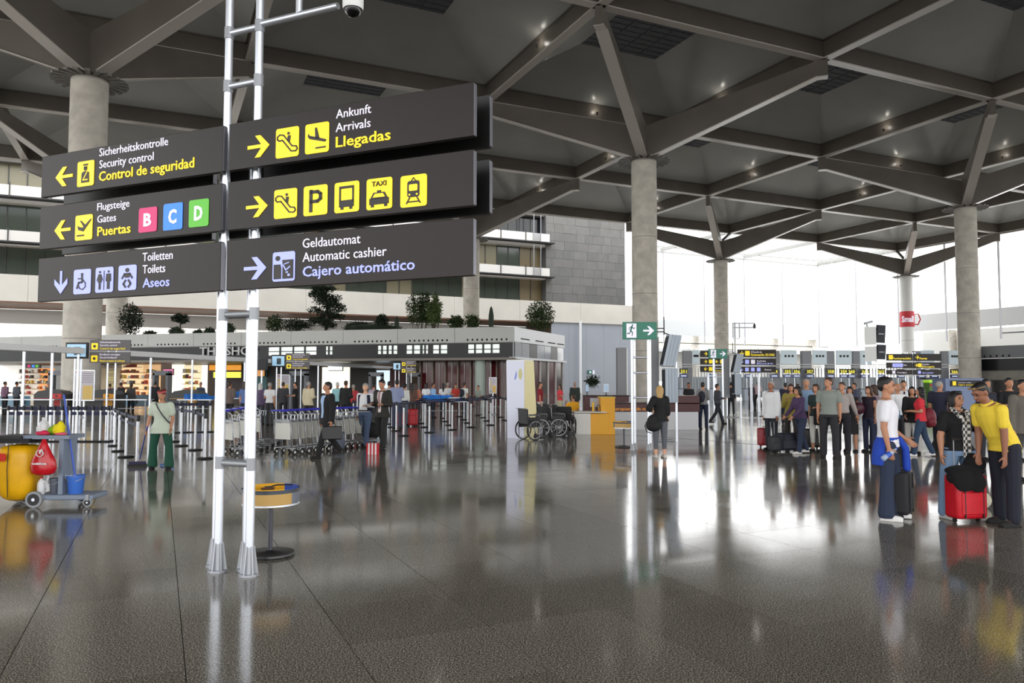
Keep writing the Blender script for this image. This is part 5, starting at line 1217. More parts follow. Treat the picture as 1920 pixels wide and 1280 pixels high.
# ================= PYLON
p=at(981,821); t=thing('advertising_pylon','tall leaning pylon with a lilac-white face and a cream face behind the wheelchairs','pylon',p,0)
k=p.y/FPX; xx=lambda px:(px-981)*k; zz=lambda py:(821-py)*k+0
PW_=mat('lilac white panel',(226,228,246),.35); PCm=mat('cream panel',(236,224,166),.4)
A_=[(xx(952),.1),(xx(983),-.25),(xx(1008),.25),(xx(978),.5)]; T_=[(xx(950),.1),(xx(983),-.25),(xx(1000),.2),(xx(974),.5)]; zt=zz(677)
def face(i,j,name,m,off=.0):
    mb=MB(); a,b_,c,d=Vector(A_[i]+(.0,)),Vector(A_[j]+(.0,)),Vector(T_[j]+(zt,)),Vector(T_[i]+(zt,)); n_=(b_-a).cross(Vector((0,0,1))).normalized()
    mb.add([a+n_*.02,b_+n_*.02,c+n_*.02,d+n_*.02,a-n_*.01,b_-n_*.01,c-n_*.01,d-n_*.01],[(0,1,2,3),(7,6,5,4),(0,4,5,1),(1,5,6,2),(2,6,7,3),(3,7,4,0)]); return mb.build(name,m,t)
f0=face(0,1,'left_face',PW_); face(1,2,'right_face',PCm); face(2,3,'back_face',PW_); face(3,0,'side_face',PW_)
MB().add([Vector(q+(zt,)) for q in T_]+[Vector(q+(zt+.03,)) for q in T_],[(3,2,1,0),(4,5,6,7),(0,1,5,4),(1,2,6,5),(2,3,7,6),(3,0,4,7)]).build('cap',WHITE,t)
for fx_,c in((.45,(110,130,214)),(.78,(206,200,140))):
    a=Vector(A_[0]+(0,)).lerp(Vector(A_[1]+(0,)),fx_); d=(Vector(A_[1]+(0,))-Vector(A_[0]+(0,))).normalized(); n_=d.cross(Vector((0,0,1)))
    MB().prism(circ(0,0,.07,16,ry=.17),lambda x,y,q,a=a,d=d,n_=n_:a+d*x+n_*(.022+q)+Vector((0,0,zz(702)+y)),.004).build('oval_emblem',mat('emblem %d'%c[0],c,.4),f0)
# ================= INFO DESK
def blk(name,label,cat,Y,x0,x1,y0,y1,dep,m,grp=None,parts=None,base=True):
    """frontal block: pixel rectangle at distance Y"""
    a=atY(x0,y1,Y);b_=atY(x1,y0,Y); z0=max(0,a.z) if not base else 0
    t=thing(name,label,cat,Vector(((a.x+b_.x)/2,Y+dep/2,z0)),0,grp); return t,b_.x-a.x,b_.z-z0,dep
def bbox(t,w_,h_,d_,c,name,m,bev=.01):
    o=MB().box(c,(w_,d_,h_)).build(name,m,t); 
    if bev: b_=o.modifiers.new('b','BEVEL'); b_.width=bev; b_.segments=2; b_.limit_method='ANGLE'
    return o
t=thing('information_desk','white and yellow angular information desk with a tall yellow end block','desk',at(1112,815))
k=t.location.y/FPX; X=lambda px:(px-1112)*k; Zz=lambda py:(815-py)*k
OW=mat('warm white laminate',(222,218,212),.5); OY=mat('orange yellow laminate',(236,170,34),.45)
bbox(t,X(1108)-X(1073),Zz(775),.75,(X(1090),.35,Zz(775)/2),'white_body',OW); bbox(t,X(1143)-X(1108),Zz(775),.65,(X(1125),.4,Zz(775)/2),'yellow_body',OY)
bbox(t,X(1138)-X(1067),.04,.85,(X(1102),.36,Zz(773)),'worktop',OW); bbox(t,X(1154)-X(1128),Zz(746),.9,(X(1141),.55,Zz(746)/2),'yellow_block',OY)
bbox(t,X(1154)-X(1128)+.04,.03,.94,(X(1141),.55,Zz(746)+.015),'block_top',mat('pale yellow top',(244,214,120),.5))
p=t.location
o=thing('yellow_folder_stand','upright yellow leaflet box on the white desk','leaflet box',p+Vector((X(1114),.3,Zz(773)+.02))); bbox(o,.06,.3,.1,(0,0,.15),'box',YEL)
o=thing('leaflet_rack','curved black wire leaflet rack on the white desk','rack',p+Vector((X(1124),.3,Zz(773)+.02))); 
for s in(-1,1): MB().tube([(s*.05,0,0),(s*.05,0,.16),(s*.02,0,.21),(0,0,.22)],.01,6).build('wire',BLACK,o)
MB().box((0,0,.01),(.14,.1,.02)).build('base',BLACK,o)
o=thing('desk_monitor','grey-backed monitor standing on the information desk','monitor',p+Vector((X(1119),.62,Zz(773)+.02))); bbox(o,.3,.3,.04,(0,0,.28),'case',mat('light grey case',(176,180,190),.5)); MB().cone((0,0,0),(0,0,.15),.03,.02,8).build('neck',GREY,o); bbox(o,.2,.02,.15,(0,0,.01),'foot',GREY)
# long counter with the airport name
MAR=mat('maroon laminate',(70,24,28),.4)
t=thing('airport_counter','long white-based counter with a maroon band reading aeropuerto de málaga','counter',at(1190,806)); k=t.location.y/FPX; X=lambda px:(px-1190)*k; Zz=lambda py:(806-py)*k
bbox(t,X(1310)-X(1150),Zz(772),.7,(X(1230),.4,Zz(772)/2),'base',mat('white counter base',(200,200,204),.45)); bbox(t,X(1312)-X(1150),Zz(757)-Zz(772),.76,(X(1231),.4,(Zz(757)+Zz(772))/2),'name_band',MAR)
bbox(t,X(1312)-X(1270),Zz(742)-Zz(757),.76,(X(1291),.4,(Zz(757)+Zz(742))/2),'raised_end',MAR); bbox(t,X(1314)-X(1148),.04,.8,(X(1231),.42,Zz(757)+.02),'counter_top',mat('dark top',(40,30,30),.3))
bbox(t,X(1310)-X(1150),.1,.66,(X(1230),.44,.05),'plinth',ALUD)
text('aeropuerto de málaga',lambda x,y,d,p=t.location.copy()+Vector((X(1151),.02,Zz(769.5))):p+Vector((x,-d,y)),0,0,.115,mat('orange letters',(232,150,40),.4,emit=.2),t,width=X(1228)-X(1151),bold=.01)
t=thing('maroon_counter','dark maroon reception counter behind the information desk','counter',at(1128,795)); k=t.location.y/FPX; X=lambda px:(px-1128)*k; Zz=lambda py:(795-py)*k
bbox(t,X(1180)-X(1097),Zz(743),.8,(X(1138),.4,Zz(743)/2),'body',MAR); bbox(t,X(1182)-X(1096),.04,.86,(X(1139),.4,Zz(742)),'top',mat('dark top',(40,30,30),.3))
ctop=lambda px:t.location+Vector((X(px),.4,Zz(742)+.02))
def monitor(pos,w_,h_,label,m=None,rz=0):
    o=thing('monitor',label,'monitor',pos,rz); bbox(o,w_,h_,.04,(0,0,.12+h_/2),'case',m or DARK); bbox(o,w_*.9,h_*.88,.01,(0,-.022,.12+h_/2),'screen',mat('pale screen',(150,170,190),.2,emit=.4),0); MB().cone((0,0,0),(0,0,.14),.02,.02,8).build('neck',DARK,o); bbox(o,w_*.5,.015,.16,(0,0,.008),'foot',DARK)
tt=thing('grey_totem','tall grey partition tower behind the airport counter, left of the exit mast','partition',at(1167,792)); kk=tt.location.y/FPX; bbox(tt,17*kk,1.72+(715-651)*kk,.5,(0,.25,(1.72+(715-651)*kk)/2),'panel',mat('totem grey',(128,128,132),.5)); bbox(tt,2*kk,1.72+(715-651)*kk,.52,(9.5*kk,.25,(1.72+(715-651)*kk)/2),'edge_strip',WHITE)
monitor(ctop(1139),.22,.34,'small white-framed screen on the maroon counter',WHITE); monitor(ctop(1103),.14,.34,'narrow dark display at the left end of the maroon counter')
# ================= EXIT SIGN MASTS
GRN=mat('exit green',(24,110,88),.4,emit=.15)
RUN=[circ(.62,.86,.07,10)]+thick([(.55,.76),(.42,.46)],.15)+thick([(.55,.72),(.75,.6),(.84,.68)],.06)+thick([(.52,.74),(.32,.68),(.26,.54)],.06)+thick([(.42,.44),(.62,.34),(.56,.12)],.08)+thick([(.42,.44),(.28,.26),(.08,.28)],.08)
def exit_mast(px,py,label,slabel):
    c=at(px,py); t=thing('exit_mast',label,'mast',c)
    for x,y in((-.21,-.12),(-.10,.15),(.20,-.12),(.30,.15)):
        shade_auto(MB().cone((x,y,0),(x,y,3.0),.03,.03,12).build('tube',ALU,t),50)
        MB().cone((x,y,0),(x,y,.16),.07,.035,8).build('foot_bracket',ALUD,t)
    for z in(1.32,1.95,2.34):
        for a,b_ in(((-.21,-.12),(.20,-.12)),((-.10,.15),(.30,.15))): shade_auto(MB().cone(a+(z,),b_+(z,),.022,.022,10).build('rung',ALU,t),50)
    s=thing('exit_sign',slabel,'sign',c+Vector((-.02,-.2,2.79)))
    bbox(s,.86,.44,.08,(0,0,.22),'board',GRN,.006)
    Fx=lambda x,y,d:Vector((x,-.042-d,y))
    MB().prism([(-.34,.04),(-.09,.04),(-.09,.4),(-.34,.4)],Fx,.004).build('white_field',SW,s)
    mb=MB(); 
    for q in RUN: mb.prism(q,lambda x,y,d:Vector((-.34+x*.25,-.047-d,.05+y*.36)),.003)
    mb.build('running_figure',GRN,s)['kind']='stuff'
    A=[(0,.42),(.6,.42),(.36,.1),(.56,.1),(1,.5),(.56,.9),(.36,.9),(.6,.58),(0,.58)]
    MB().prism([(.08+x*.28,.08+y*.28) for x,y in A],Fx,.004).build('arrow',SW,s)
    return t,c
t,c=exit_mast(1200,843,'four-tube aluminium mast under the near green exit sign','large green exit sign with running figure and right arrow, nearer one')
t2,c2=exit_mast(1346,786,'far four-tube mast left of the three-row check-in sign','smaller looking green exit sign farther down the hall')
def screen_bank(px,py,label):
    c=at(px,py); t=thing('screen_bank',label,'display',c)
    for x,y in((.42,.1),(-.1,.6)): shade_auto(MB().cone((x,y,0),(x,y,2.3 if x>0 else 3.3),.035,.035,10).build('post',ALU,t),50)
    bbox(t,.5,.04,.4,(.1,.3,.02),'foot',ALUD)
    d=Vector((.35,.9,0)).normalized()
    for k in range(4):
        p=Vector((.06,-.1,0))+Vector((.12,.14,0))*k
        o=MB().box(p+Vector((.03,0,2.62)),(.085,.52,.92),ry=.22).build('upper_screen',mat('screen casing',(170,180,192),.35),t); MB().box(p+Vector((-.016,0,2.62)),(.012,.46,.84),ry=.22).build('screen_face',mat('screen dark',(36,40,48),.5,spec=.2),o)
        o=MB().box(p+Vector((.0,0,1.62)),(.085,.52,.98)).build('lower_screen',mat('screen casing',(170,180,192),.35),t); MB().box(p+Vector((-.045,0,1.62)),(.012,.46,.9)).build('screen_face',mat('screen dark',(36,40,48),.5,spec=.2),o)
    bbox(t,.34,2.1,.05,(-.2,.35,2.0),'grey_backboard',GREY)
    mb=MB(); mb.bar((-.4,.2,3.28),(.1,.2,3.28),.03,.03); mb.bar((-.4,.2,3.18),(.1,.2,3.18),.03,.03); mb.bar((.1,.2,3.1),(.1,.2,3.62),.03,.03); mb.bar((.1,.2,3.15),(.55,.2,2.98),.03,.03); mb.build('top_bracket',DARK,t)
    return t
screen_bank(1243,828,'tall bank of tilted and upright screens beside the near exit mast')
screen_bank(1374,783,'distant bank of tilted screens beside the far exit mast')
o=thing('camera_bracket','thin rectangular bracket with a hanging camera above the far exit mast','bracket',at(1380,775))
for z0,z1 in((0,5.0),): MB().cone((0,0,z0),(0,0,z1),.035,.035,8).build('post',ALUD,o)
mb=MB(); mb.bar((-.1,0,4.95),(1.1,0,4.95),.05,.05); mb.bar((-.1,0,4.7),(1.0,0,4.7),.05,.05); mb.bar((-.1,0,4.1),(-.1,0,4.95),.04,.04); mb.bar((.25,0,4.1),(.25,0,4.95),.04,.04); mb.bar((-.1,0,4.1),(.25,0,4.1),.04,.04); mb.build('frame',ALUD,o)
MB().lathe((1.08,0,4.65),[(.02,0),(.07,.05),(.07,.16),(.03,.28)],12).build('camera',DARK,o)
# ================= SMALLER DIRECTION SIGNS
def small_sign(px0,px1,rows_,base,Y,label,cont,split=None):
    c=atY((px0+px1)/2,base,Y); c.z=0; t=wthing('direction_sign',label,'sign',c)
    pl=Plane(Vector((0,Y,0)),(1,0,0))
    for x in(-.22,.22):
        for y in(0.15,.4): MB().cone(c+Vector((x,y,0)),c+Vector((x,y,pl.hit(px0,rows_[0][0])[1]+.1)),.035,.035,8).build('tube',ALU,t)
    for (y0,y1),items in zip(rows_,cont):
        z1=pl.hit(px0,y0)[1];z0=pl.hit(px0,y1)[1]; xa=pl.hit(px0,y0)[0];xb=pl.hit(px1,y0)[0]
        segs=[(xa,xb)] if not split else [(xa,pl.hit(split,y0)[0]-.03),(pl.hit(split,y0)[0]+.03,xb)]
        for a,b_ in segs: pn=one(pl,a,b_,z0,z1,0,-.06,'sign_panel',PB,t)
        one(pl,xa,xb,z0-.06,z0-.02,-.1,-.14,'light_strip',mat('pale rail',(214,214,216),.4),t)
        for it in items:
            x=pl.hit(it[1],y0)[0]; col={'y':SY,'l':SLI,'w':SW}[it[2]]; hh=z1-z0
            if it[0]=='tile': MB().prism(rrect(x,z0+hh*.18,x+hh*.62,z0+hh*.82,.03),lambda a,b_,d:pl.P(a,b_,.003+d),.004).build('tile',col,pn)
            elif it[0] in 'LRD':
                A=[(0,.42),(.62,.42),(.34,0),(.58,0),(1,.5),(.58,1),(.34,1),(.62,.58),(0,.58)]
                if it[0]=='L': A=[(1-p,q) for p,q in A][::-1]
                if it[0]=='D': A=[(q,1-p) for p,q in A]
                MB().prism([(x+p*hh*.55,z0+hh*.22+q*hh*.55) for p,q in A],lambda a,b_,d:pl.P(a,b_,.003+d),.004).build('arrow',col,pn)
            else:
                x2=pl.hit(it[3],y0)[0]; text(it[0],lambda a,b_,d,pl=pl:pl.P(a,b_,d),x,z0+hh*it[4],hh*it[5],col,pn,width=x2-x,bold=.02 if col!=SW else 0)
    return t
rB=[(655,669),(672,684),(687,698)]
small_sign(1383,1455,rB,768,44,'three-row brown sign pointing down to check-in and toilets, right of the far exit sign',
 [[('D',1387,'y'),('tile',1397,'y'),('Check-in',1408,'w',1428,.55,.26),('Facturación 351/365',1408,'y',1452,.16,.3)],[('D',1387,'l'),('tile',1397,'l'),('tile',1408,'w'),('Salida',1419,'w',1436,.5,.25),('Exit',1419,'l',1450,.15,.2)],[('D',1387,'l'),('tile',1397,'l'),('tile',1408,'l'),('tile',1419,'l'),('Aseos',1433,'w',1446,.35,.3)]])
small_sign(1313,1362,[(657,669),(672,683),(686,697)],770,45,'three-row sign with yellow arrows half hidden by the far exit mast',
 [[('R',1320,'y'),('tile',1329,'y')],[('R',1320,'y'),('tile',1329,'y'),('L',1341,'y'),('tile',1350,'y')],[('L',1320,'y'),('tile',1329,'y'),('Salidas',1341,'w',1354,.5,.25),('Departures',1341,'y',1356,.12,.22)]])
small_sign(1662,1765,[(663,676),(679,690),(693,702)],775,44,'two-armed three-row sign above the heads at the right',
 [[('tile',1666,'y'),('Facturación',1673,'y',1708,.2,.3),('R',1716,'y'),('Puertas',1724,'y',1738,.2,.3)],[('tile',1673,'l'),('tile',1679,'l'),('tile',1686,'l'),('Aseos',1694,'w',1700,.4,.3),('R',1715,'y'),('tile',1721,'y'),('Llegadas',1729,'w',1742,.55,.25),('Recogida',1729,'y',1752,.15,.25)],[('tile',1673,'w'),('Consigna',1682,'w',1700,.3,.3),('tile',1721,'l'),('Cajero automático',1729,'l',1750,.25,.3)]],split=1712)
# hanging flight screens
t=wthing('flight_screens','two stacked white-backed flight screens on twin poles above the right-hand crowd','display',at(1640,790)); c=at(1640,790); k=c.y/FPX
for px in(1631,1650): p=Vector((c.x+(px-1640)*k,c.y+.2,0)); MB().cone(p,p+Z(3.2),.04,.04,10).build('pole',ALU,t)
for y0,y1 in((612,646),(649,677)):
    z0=1.72+(716-y1)*k;z1=1.72+(716-y0)*k
    hh=z1-z0
    MB().box((c.x+(1634.5-1640)*k,c.y-.05,(z0+z1)/2),(20*k,.08,hh),rz=-.5,rx=.08).build('white_back',WHITE,t)
    o=MB().box((c.x+(1655-1640)*k,c.y+.0,(z0+z1)/2+.08),(22*k,.08,hh),rz=.45,rx=.08).build('dark_back',mat('screen dark',(36,40,48),.5,spec=.2),t)
    MB().box((c.x+(1655-1640)*k,c.y-.05,(z0+z1)/2+.08),(14*k,.02,.04),rz=.45,rx=.08).build('mount_bar',ALUD,o)
MB().bar(c+Vector((-.35,0,1.72+(716-606)*k)),c+Vector((.0,0,1.72+(716-602)*k)),.12,.1).build('top_camera',ALUD,t)
MB().cone(c+Vector((-.2,0,1.72+(716-625)*k)),c+Vector((-.25,0,1.72+(716-606)*k)),.03,.03,8).build('camera_stem',DARK,t)
# ================= CHECK-IN HALL
Yc=72; CP=Plane(Vector((0,Yc,0)),(1,0,0)); cx_=lambda px:CP.hit(px,700)[0]; cz=lambda py:CP.hit(1500,py)[1]
LB=mat('pale blue glass panel',(206,222,230),.3,emit=.12); LG=mat('check-in grey pillar',(150,152,158),.5)
wc_=empty('wall_checkin',kind='structure')
one(CP,cx_(1262),cx_(1815),cz(747),cz(706),-5,-5.2,'slatted_back',mat('bluish white back wall',(206,218,228),.4),wc_)
for px in range(1266,1815,6): one(CP,cx_(px)-.04,cx_(px)+.04,cz(747),cz(688),-4.6,-4.7,'white_slat',WHITE,wc_)
for z_ in(683,687.5): b=MB(); CP.box(b,cx_(1262),cx_(1815),cz(z_)-.04,cz(z_)+.04,-.3,-.4); b.build('rail',WHITE,wc_)
gi=0; gl=['first','second','third','fourth','fifth','sixth','seventh','eighth']
for a,b_,p0_,p1_ in((1284,1300,1301,1314),(1453,1466,1468,1498),(1509,1526,1528,1555),(1555,1570,1572,1602),(1605,1618,1619,1640),(1722,1732,1733,1758),(1775,1785,1786,1806)):
    t=wthing('check_in_pillar','grey check-in pillar with a three-dot panel, %s from the left'%gl[gi],'pillar',CP.P(cx_(a),0)); gi+=1
    one(CP,cx_(a),cx_(b_),0,cz(657),-.5,-1.1,'pillar',LG,t); q=one(CP,cx_(p0_),cx_(p1_),cz(684),cz(656),-.5,-.6,'upper_panel',LB,t)
    for k in range(3):
        c=cx_(p0_)+(cx_(p1_)-cx_(p0_))*(.3+.22*k); MB().prism(circ(c,cz(667),.12,10),lambda x,y,d:CP.P(x,y,-.49+d),.01).build('dot',DARK,q)
num=351
for i,px in enumerate((1282,1333,1404,1452,1477,1494,1519,1558,1582,1597,1622,1652,1690,1728,1752,1790)):
    w_=.42; x=cx_(px); 
    t=wthing('check_in_desk','check-in desk under the lit number board, %s from the left'%['first','second','third','fourth','fifth','sixth','seventh','eighth','ninth','tenth','eleventh','twelfth','thirteenth','fourteenth','fifteenth','sixteenth'][i],'desk',CP.P(x,0),'check-in desks')
    one(CP,x-w_,x+w_,0,1.05,0,-.8,'counter',mat('desk white blue',(196,206,220),.4),t); one(CP,x-w_,x+w_,1.05,1.1,.1,-.9,'counter_top',mat('navy top',(40,46,74),.4),t)
    one(CP,x-.06,x-.02,1.1,cz(690),-.5,-.55,'pole',ALU,t); 
    q=one(CP,x-.38,x+.38,cz(699.5),cz(691),0,-.1,'number_board',mat('board back',(44,46,40),.5),t)
    text(str(num+i),lambda a,c,d:CP.P(a,c,d),x-.3,cz(699),.28,mat('board yellow',(240,226,70),.4,emit=.6),q,width=.6,bold=.03)
    q=one(CP,x-.4,x+.4,cz(708),cz(701.5),0,-.1,'screen',mat('screen navy',(40,50,96),.25,emit=.2),t)
    one(CP,x-.26,x+.26,cz(706),cz(703.5),.01,-.0,'screen_text',mat('screen glow',(190,200,226),.3,emit=.5),q)
# ================= CASH MACHINE KIOSK
t=thing('cash_machine_kiosk','blue-grey cash machine kiosk with a brown cajero automático board at the right','kiosk',atY(1811,775,44)*1); t.location.z=0; k=44/FPX; X=lambda px:(px-1811)*k; Zz=lambda py:1.72+(716.5-py)*k
BK=mat('kiosk blue grey',(124,140,176),.45); bbox(t,X(1848)-X(1775),Zz(709),1.4,(0,.7,Zz(709)/2),'booth',BK,.02)
o=bbox(t,X(1841)-X(1784),Zz(713)-Zz(724),.05,(X(1812),-.03,(Zz(713)+Zz(724))/2),'sign_board',PB,.003)
text('Cajero automático',lambda x,y,d,p=t.location.copy()+Vector((X(1797),-.06,Zz(722.5))):p+Vector((x,-d,y)),0,0,.09,SY,o,width=X(1833)-X(1797)); text('Automatic cashier',lambda x,y,d,p=t.location.copy()+Vector((X(1797),-.06,Zz(718))):p+Vector((x,-d,y)),0,0,.06,SW,o,width=X(1822)-X(1797))
MB().box((X(1790),-.06,Zz(718.5)),(.2,.01,.24)).build('tile',SY,o)
o=bbox(t,.62,.9,.06,(X(1794),-.02,Zz(748)),'cash_unit',mat('dark cash unit',(44,46,54),.4)); MB().box((X(1794),-.06,Zz(740)),(.4,.02,.22)).build('screen',mat('pale screen',(150,170,190),.2,emit=.4),o); MB().box((X(1794),-.07,Zz(750)),(.36,.06,.05)).build('keypad',ALUD,o)
t=thing('green_vending_stand','bright green stand with red and yellow stripes left of the cash machine kiosk','stand',atY(1756,760,56)*1); t.location.z=0; k=56/FPX
bbox(t,25*k,1.7,.8,(0,.4,.85),'body',mat('vending green',(84,132,40),.4)); bbox(t,26*k,.18,.84,(0,.4,1.79),'lit_header',mat('lime header',(170,226,40),.4,emit=.5)); bbox(t,31*k,.1,.9,(-.1,.4,1.98),'black_board',BLACK); bbox(t,24*k,.16,.02,(0,-.02,1.5),'red_strip',RED); bbox(t,24*k,.3,.02,(0,-.02,.8),'dark_panel',DARK)
# ================= BANNER ON THE FAR COLUMN
c=G(4.5,2.5); Yb=c.y; t=thing('column_banner','red banner with white lettering and a mug handle round the white column','banner',c+Z(zat(613,Yb,1700)),0)
hb_=zat(584,Yb,1700)-zat(613,Yb,1700); shade_auto(MB().lathe((0,0,0),[(.95,0),(1.0,.05),(1.0,hb_-.05),(.95,hb_)],28).build('sleeve',mat('banner red',(206,48,58),.5),t),40)
MB().tube([(.95,0,hb_*.8),(1.7,0,hb_*.85),(2.0,0,hb_*.5),(1.6,0,hb_*.15),(.95,0,hb_*.2)],.1,8).build('handle',mat('banner red',(206,48,58),.5),t,smooth=True)
cc=c.copy(); zt_=zat(604,Yb,1700)
def FB(x,y,d): a=x/1.02; return cc+Vector(((1.02+d)*math.sin(a-.35),-(1.02+d)*math.cos(a-.35),zt_+y))
FB.curved=1
text('Small',FB,0,0,.85,SW,t,width=1.7,align='CENTER',bold=.03,t=.02)
# ================= SMALL WALL SIGNS
t=wthing('wall_exit_sign','small green emergency sign on the grey clad wall by the white pole','sign',W.P(xs(1109),0)); one(W,xs(1103),xs(1110),W.hit(1106,701)[1],W.hit(1106,694)[1],.05,-.2,'board',GRN,t); one(W,xs(1104.5),xs(1107.5),W.hit(1106,699)[1],W.hit(1106,696)[1],.08,.04,'symbol',SW,t); one(W,xs(1111),xs(1114),W.hit(1106,701)[1],W.hit(1106,694)[1],.05,-.2,'white_plate',SW,t)
# ================= SECURITY ZONE
zb0=3.0
B0_,B1_=Vector((-17.6,24,0)),Vector((-9.4,70,0))
BM=mat('white canopy beam',(232,232,234),.35)
wsx=empty('wall_security',kind='structure')
MB().bar(B0_+Z(2.88),B1_+Z(2.88),.35,.22).build('canopy_beam',BM,wsx)
for px in (45,98,147,283,361,459,597,697,745,770,800):
    f=(px-960)/FPX; # x=f*y on the beam line
    dx,dy=B1_.x-B0_.x,B1_.y-B0_.y; s=(f*B0_.y-B0_.x)/(dx-f*dy); p=B0_+Vector((dx,dy,0))*s
    if 0<s<1.02: MB().cone(p,p+Z(2.75),.045,.045,12).build('canopy_post',ALU,wsx)
def ss(px,py,Y): p=atY(px,py,Y); return p
def xray(px,Y,label,c):
    p=atY(px,772,Y); p.z=0; t=thing('litter_cabinet',label,'cabinet',p)
    mb=MB(); mb.prism([(-.75,0),(.75,0),(.75,1.05),(.55,1.22),(0,1.3),(-.55,1.22),(-.75,1.05)],lambda x,y,d:Vector((x,.5-d,y)),1.0); mb.build('body',mat('black cabinet',(22,22,24),.4),t)
    m_=mat('slot colour %d'%c[0],c,.4); bbox(t,.52,.22,.02,(.38,-.51,.98),'slot_panel',m_); bbox(t,.46,.3,.02,(.38,-.51,.64),'lower_panel',m_); MB().cone((.38,-.50,.98),(.38,-.53,.98),.05,.05,12).build('slot',BLACK,t); bbox(t,1.5,.02,.01,(0,-.505,.86),'stripe',m_,0)
xray(102,38.4,'black rounded cabinet with red slot panels, left of the info board',(196,34,34)); xray(198,38.4,'black rounded cabinet with yellow slot panels right of the info board',(232,160,30)); xray(354,38.6,'black rounded cabinet with yellow slot panels behind the blue trays',(232,164,34))
def table(px0,px1,py,Y,label):
    a=atY(px0,py,Y);b_=atY(px1,py,Y); t=thing('inspection_table',label,'table',Vector(((a.x+b_.x)/2,Y,0))); w_=b_.x-a.x; h=.82
    bbox(t,w_,.05,.8,(0,0,h),'tabletop',ALU)
    for sx in(-1,1):
        for sy in(-1,1): MB().cone((sx*(w_/2-.1),sy*.32,0),(sx*(w_/2-.1),sy*.32,h),.03,.03,8).build('leg',ALUD,t)
    bbox(t,w_-.3,.04,.03,(0,-.3,.4),'stretcher',ALUD)
    return t
table(-30,110,776,37.2,'long steel table at the far left edge behind the barriers'); table(128,282,770,37.3,'long steel table under the info board'); table(338,402,764,37.4,'steel table carrying the blue trays'); table(425,500,764,40.5,'steel table behind the sign mast'); table(790,880,754,35,'tray table at the head of the queue lanes')
def tray(px,Y,k,label,c=(52,120,200),z0=.845):
    for q in range(k):
        p=atY(px,760,Y); t=thing('tray','%s, %s from the bottom'%(label,['first','second','third','fourth'][q]),'tray',Vector((p.x,Y,z0+q*.085)),0,'blue security trays'); m_=mat('tray blue %d'%c[1],c,.45)
        o=MB(); o.lathe((0,0,0),[(.26,0),(.32,.08),(.33,.085),(.30,.08),(.25,.012)],4,sx=1.1,sy=.8); x=o.build('shell',m_,t); x.rotation_euler.z=math.pi/4 if 0 else 0
for px,k in((357,3),(378,3),(395,2)): tray(px,37.3,k,'blue tray in the %s pile left of the mast'%({357:'left',378:'middle',395:'right'}[px]))
for px,k in((448,4),(470,2)): tray(px,40.4,k,'blue tray in the %s pile behind the mast'%('left' if px==448 else 'right'))
for i,px in enumerate((806,820,834,862)): tray(px,35,3 if i<3 else 1,'tray in pile %s at the head of the queue lanes'%['one (leftmost)','two','three','four (rightmost)'][i],(60,140,226))
def tray_w(): tray(849,35,2,'white tray pile among the blue ones',(220,226,236))
tray_w()
def gpanel(px0,px1,py0,py1,Y,label,c=(110,146,168)):
    a=atY(px0,py1,Y);b_=atY(px1,py0,Y); t=thing('security_partition',label,'panel',Vector(((a.x+b_.x)/2,Y,0)))
    m_=mat('blue grey panel %d'%c[0],c,.25); bbox(t,b_.x-a.x,b_.z-.25,.05,(0,0,.25+(b_.z-.25)/2),'panel',m_)
    for s in(-1,1): MB().cone((s*(b_.x-a.x)*.4,0,0),(s*(b_.x-a.x)*.4,0,.3),.03,.03,8).build('foot',ALUD,t)
    MB().box((-.1,-.03,(b_.z)/2+.1),(.12,.01,.28)).build('slot',DARK,t)
gpanel(-20,38,742,764,44,'pale blue metal screen at the far left'); gpanel(42,57,742,764,44.5,'narrow pale blue screen next to the far left one'); gpanel(222,240,740,757,44,'light blue ribbed screen right of the yellow-slotted cabinet',(130,170,196)); gpanel(242,279,740,757,44.5,'darker blue-grey screen behind the cleaner',(70,96,112))
def arch(px,Y,w_,label,h=2.2,c=(120,122,128)):
    p=atY(px,760,Y); t=thing('metal_detector',label,'detector',Vector((p.x,Y,0))); m_=mat('arch grey %d'%c[0],c,.45)
    for s in(-1,1): bbox(t,.14,h,.6,(s*w_/2,0,h/2),'side_pillar',m_)
    bbox(t,w_+.14,.28,.6,(0,0,h-.0),'top_bar',m_)
arch(110,46,.9,'grey walk-through detector behind the red-slotted cabinet'); arch(303,46,.8,'grey walk-through detector above the cleaner'); arch(560,47,.9,'grey walk-through detector left of the beige jacket'); arch(705,52,.8,'far grey walk-through detector behind the queue'); arch(775,54,.8,'farthest grey walk-through detector')
def infoboard(px,py,Y,label,h0,h1,w_=.95):
    p=atY(px,py,Y); t=thing('info_board',label,'board',Vector((p.x,Y,0))); MB().cone((0,0,0),(0,0,h0+.1),.04,.04,8).build('post',ALU,t); MB().lathe((0,0,0),[(.2,0),(.2,.03),(.04,.05)],16).build('base',ALUD,t)
    bbox(t,w_,h1-h0,.06,(0,0,(h0+h1)/2),'frame',ALU); o=bbox(t,w_*.92,(h1-h0)*.94,.02,(0,-.035,(h0+h1)/2),'poster',mat('poster pale',(206,200,206),.6),0)
    hh=h1-h0
    MB().box((w_*.18,-.05,h0+hh*.27),(w_*.46,.01,hh*.44)).build('yellow_block',mat('poster yellow',(224,190,110),.6),o)
    for k in range(5): MB().box((w_*.1,-.05,h0+hh*(.6+.07*k)),(w_*.62,.01,hh*.015)).build('text_line',mat('poster grey',(130,124,140),.6),o)
    MB().prism(circ(-w_*.27,h0+hh*.14,w_*.1,14),lambda x,y,d:Vector((x,-.05-d,y)),.008).build('round_badge',GREY,o); MB().box((-w_*.33,-.05,h0+hh*.93),(w_*.14,.01,hh*.05)).build('red_mark',RED,o)
    for k in range(3): MB().box((-w_*.27,-.05,h0+hh*(.38+.16*k)),(w_*.2,.01,hh*.09)).build('icon_block',mat('poster yellow',(224,190,110),.6),o)
